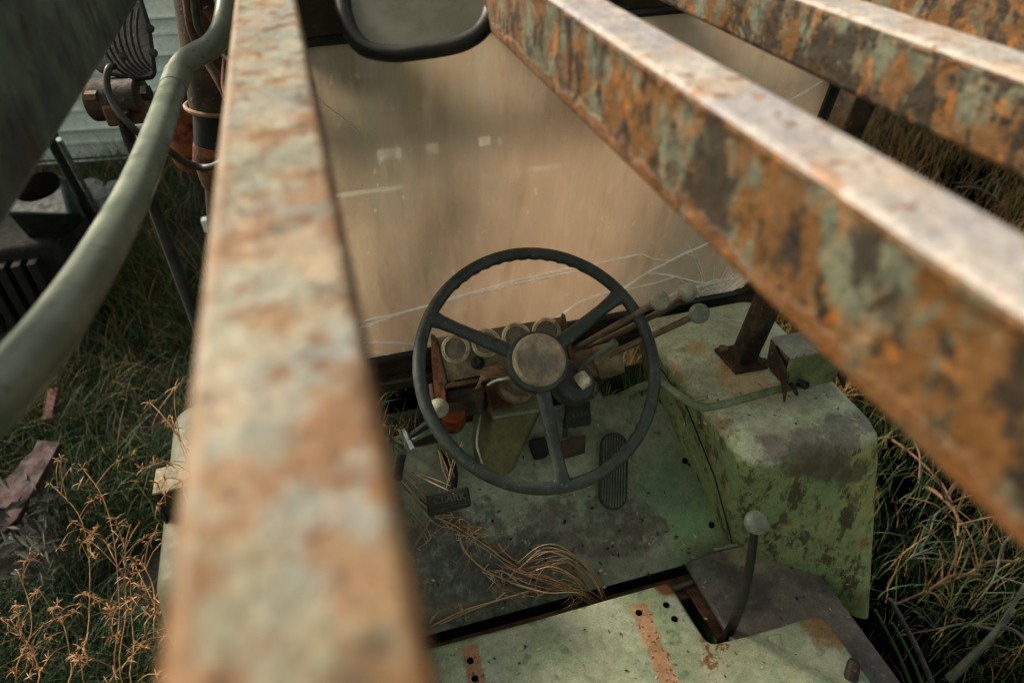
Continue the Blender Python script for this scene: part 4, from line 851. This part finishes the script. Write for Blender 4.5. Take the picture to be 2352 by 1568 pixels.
MB().tube([P(372, 335, y=1.1), P(395, 352, y=1.1), P(430, 375, y=1.12), P(468, 385, y=1.12), P(500, 378, y=1.1), P(525, 355, y=1.1), P(545, 320, y=1.1)], .0058, 10, sm=6).build('drooping_cable', M['cable'], FK)
# grab tube
gt = [(532, -70, .96), (526, -20, .96), (520, 30, .955), (509, 74, .95), (486, 106, .945), (455, 124, .94), (427, 142, .935), (408, 170, .92), (396, 205, .89), (372, 275, .80), (338, 370, .70), (300, 460, .62), (255, 545, .55), (200, 640, .49), (130, 745, .43), (50, 845, .385), (-40, 940, .35), (-160, 1040, .32)]
gtm = MB().tube([PD(*a) for a in gt], [.0155] * len(gt), 24, sm=5).build('grab_tube', M['grab'], FK)
MB().tube([PD(408, 170, .92), PD(396, 205, .89)], .0166, 24).build('sleeve', M['grab'], gtm, bevel=.001)
q = PD(*gt[1]); MB().box(q.x - .022, q.x + .012, q.y - .012, q.y + .012, q.z - .022, q.z + .0).build('tube_bracket', M['grab'], gtm, bevel=.006)

# work light (finned housing) on its bracket
LD = 1.30
lc = [PD(150, -40, LD), PD(310, -60, LD), PD(348, 60, LD), PD(362, 172, LD), PD(350, 184, LD), PD(315, 188, LD), PD(230, 170, LD), PD(180, 120, LD)]
ln_ = (O - PD(280, 100, LD)).normalized()
lamp = MB().plate(lc, ln_, .05).build('work_light', M['black'], FK, bevel=.008, seg=3)
fn = MB()
def LP(u, v, off=.002): return PP(u, v, lc[3] + ln_ * off, ln_)
for i in range(7):
    s_ = i * 16
    fn.tube([LP(318 - s_ * .9, 20 + s_ * .05), LP(314 - s_ * .9, 60 + s_ * .1), LP(318 - s_ * .8, 100 + s_ * .18), LP(330 - s_ * .62, 135 + s_ * .24), LP(352 - s_ * .45, 160 + s_ * .24)], .0024, 8, sm=5)
fn.build('cooling_fins', M['fin'] if 'fin' in M else M['rubber'], lamp)
for u, v in ((344, 66), (352, 122), (283, 130)): MB().lathe(LP(u, v, 0), ln_, [(.008, 0), (.008, .004), (.004, .006)], 12).build('bolt', M['cable'], lamp)
hd_ = MB().tube([PD(212, 232, LD + .03), PD(330, 222, LD + .03)], .038, 24).build('swivel', M['rust_dark'], lamp, bevel=.003)
MB().box(*(lambda a, b: (min(a.x, b.x), max(a.x, b.x), a.y, a.y + .05, a.z - .03, a.z + .01))(PD(235, 258, LD), PD(330, 250, LD))).build('yoke', M['rust_brown'], lamp, bevel=.005)
MB().tube([PD(202, 225, LD), PD(228, 224, LD)], .013, 8).build('bolt', M['rust_brown'], lamp); MB().tube([PD(330, 215, LD), PD(344, 214, LD)], .015, 6).build('bolt', M['black'], lamp)
MB().tube([LP(262, 152, .0), LP(250, 158, .02), LP(245, 185, .02), LP(252, 220, .02), LP(270, 255, .03), LP(300, 288, .04), LP(340, 325, .03), LP(380, 345, .02)], .0062, 10, sm=6).build('lamp_cable', M['cable'], lamp)
MB().tube([PD(280, 255, LD), PD(300, 330, LD + .05), V(-.30, 1.25, 1.1)], .012, 10).build('lamp_stalk', M['black'], lamp)

# wheels (mostly hidden)
for x in (-.30, .68):
    MB().lathe(V(x, .83, .31), (1, 0, 0), [(.16, 0), (.29, .0), (.31, .03), (.31, .10), (.29, .13), (.16, .13)], 40).build('tyre', M['tyre'], FK, bevel=.004)

# ------------------------------------------------------------------ straw and grass in the cab
def straw(name, strands, label, n_each=1, r=.0011, jit=.006, mats=('straw',), off=.004, parent=None, seedv=1):
    rs = random.Random(seedv); m_ = MB()
    for st in strands:
        for _ in range(n_each):
            j0 = Vector((rs.gauss(0, jit), rs.gauss(0, jit), 0)); pts = []
            for (u, v, h) in st: pts.append(TP(u, v, off + h) + j0 * rs.uniform(.3, 1.4) + TN * rs.uniform(0, .008))
            a, b = (0, len(pts)) if rs.random() < .5 else (rs.randint(0, max(0, len(pts) - 3)), len(pts))
            q_ = pts[a:b]
            if len(q_) < 2: q_ = pts
            m_.tube(q_, [r * rs.uniform(.6, 1.4)] * (len(q_) - 1) + [r * .3], 4, sm=4, mi=rs.randrange(len(mats)))
    return tag(m_.build(name, [M[k] for k in mats], normals=False), label, 'straw', kind='stuff')
run1 = [(930, 1110, .01), (965, 1150, .0), (1000, 1185, .0), (1040, 1205, .0), (1075, 1225, .005), (1120, 1255, .0), (1160, 1285, .0), (1205, 1310, .01)]
run2 = [(1052, 1190, .0), (1050, 1225, .0), (1065, 1270, .004), (1110, 1310, .004), (1160, 1335, .004), (1215, 1355, .004), (1290, 1362, .0)]
tang = [[(1190, 1300, .01), (1240, 1260, .03), (1290, 1265, .03), (1340, 1300, .02), (1372, 1345, .0), (1380, 1372, .0)], [(1200, 1300, .01), (1260, 1290, .03), (1320, 1320, .02), (1350, 1370, .0)],
        [(1160, 1300, .0), (1215, 1320, .02), (1280, 1340, .02), (1360, 1385, .0)], [(1220, 1345, 0), (1240, 1300, .02), (1300, 1280, .03), (1350, 1320, .01)], [(1230, 1360, 0), (1290, 1330, .01), (1330, 1360, 0), (1300, 1385, 0)],
        [(1180, 1330, 0), (1250, 1350, .01), (1320, 1350, .01), (1375, 1380, 0)]]
straw('straw_tangle', [run1, run2] + tang, 'tangle of dry orange straw lying on the floor plate below the wheel', 8, .00075, .007, ('straw', 'straw_p', 'straw', 'twig', 'weed'))
br_ = []
rs = random.Random(5)
for i in range(34):
    base = rs.choice([run1, run2]); k = rs.randrange(1, len(base) - 1); u, v, _ = base[k]; br_.append([(u, v, 0), (u + rs.uniform(-20, 45), v + rs.uniform(-30, 25), .01), (u + rs.uniform(-30, 80), v + rs.uniform(-30, 60), .0)])
straw('straw_stalks', br_, 'loose single straw stalks fanning off the tangle on the floor plate', 1, .0009, .002, ('straw', 'straw_p'), seedv=9)
straw('straw_strand', [[(985, 1440, -.0), (1060, 1405, -.0), (1130, 1382, -.0), (1200, 1362, 0), (1260, 1345, 0)], [(1010, 1430, 0), (1110, 1388, 0), (1180, 1368, 0)], [(985, 1440, 0), (990, 1420, .01), (1010, 1400, .02)], [(1140, 1378, 0), (1160, 1360, .02)], [(1060, 1405, 0), (1055, 1385, .01)]], 'long straw strand lying in the gap along the front edge of the hood', 3, .0013, .002, ('straw', 'straw_p'), seedv=4)
straw('straw_bits', [[(905, 1070, 0), (950, 1110, .01), (985, 1150, .02)], [(960, 1090, 0), (1000, 1110, .03), (1045, 1130, .04)], [(950, 1260, 0), (980, 1210, .01), (990, 1195, .01)], [(940, 1180, 0), (985, 1240, .01), (960, 1265, 0)], [(1015, 1030, .05), (1032, 1070, .05), (1040, 1100, .05)], [(1060, 1020, .05), (1040, 1060, .05), (1025, 1120, .03)], [(1000, 1010, .06), (1035, 1060, .05)]], 'few dry stalks hanging around the wide brake pedal', 3, .0009, .004, ('straw', 'straw_p'), seedv=8)
def tuft(name, c, n, h, rad, label, wts, lean=1.0, wid=.0028):
    return blades(name, n, lambda: (c[0] + random.gauss(0, rad), c[1] + random.gauss(0, rad * .5), c[2]), lambda b: rng.uniform(.5, 1, len(b)) * h, GM + [M['straw']], wts, label, 'grass tuft', 'stuff', wid, 4, lean)
tuft('grass_tuft', P(905, 1010, z=1.0), 150, .07, .03, 'tuft of green and dry grass behind the dash bracket at the left', (.15, .25, .2, .2, .2))
tuft('grass_tuft', P(1335, 925, z=.99), 130, .07, .028, 'tuft of dry orange and green grass under the turn signal switch', (.05, .3, .15, .15, .35))
tuft('grass_tuft', P(1460, 905, z=1.0), 60, .13, .014, 'narrow green grass tuft growing in the dark gap beside the wheel rim', (.1, .7, .2, 0, 0), .5)
tuft('grass_tuft', P(1245, 1010, z=.93), 60, .05, .02, 'small dark tuft of grass under the bottom spoke', (.5, .3, .1, .1, 0))

# crumbs of leaf, rust and straw lying on the floor plate, the console and the hood
rs = random.Random(21); lit = MB()
def crumb(c, n, k):
    n = Vector(n).normalized(); d = n.orthogonal().normalized(); d = Matrix.Rotation(rs.uniform(0, 6.28), 3, n) @ d; e = n.cross(d); L = rs.uniform(.0015, .006) * k; w_ = L * rs.uniform(.15, .6)
    lit.add([c - d * L, c - e * w_ + n * .0008, c + d * L + n * rs.uniform(0, .002), c + e * w_ + n * .0012, c - n * .0005], [(0, 1, 2, 3), (4, 1, 0), (4, 2, 1), (4, 3, 2), (4, 0, 3)], rs.randrange(3))
for _ in range(420):
    u, v = rs.uniform(935, 1660), rs.uniform(960, 1430); p = TP(u, v, .001)
    if .672 < p.y < .93 and p.x < .6 and (rs.random() < .35 or v > 1230): crumb(p, TN, 1)
for _ in range(60): crumb(P(rs.uniform(1600, 1960), rs.uniform(1290, 1500), z=CZ + .0008), (0, 0, 1), .8)
for _ in range(70):
    p = P(rs.uniform(1010, 1900), rs.uniform(1420, 1568), z=HZ + .0008)
    if p.x < hp[4].x and p.y < hp[4].y - .01 or p.y < hp[9].y - .01: crumb(p, (0, 0, 1), .7)
for _ in range(110): crumb(P(rs.uniform(1540, 1980), rs.uniform(800, 1010), z=1.1512), (0, 0, 1), .7)
tag(lit.build('crumbs', [M['twig'], M['straw_p'], M['black']], normals=False, smooth=False), 'crumbs of dead leaf and rust scattered over the floor plate and fender', 'debris', kind='stuff')
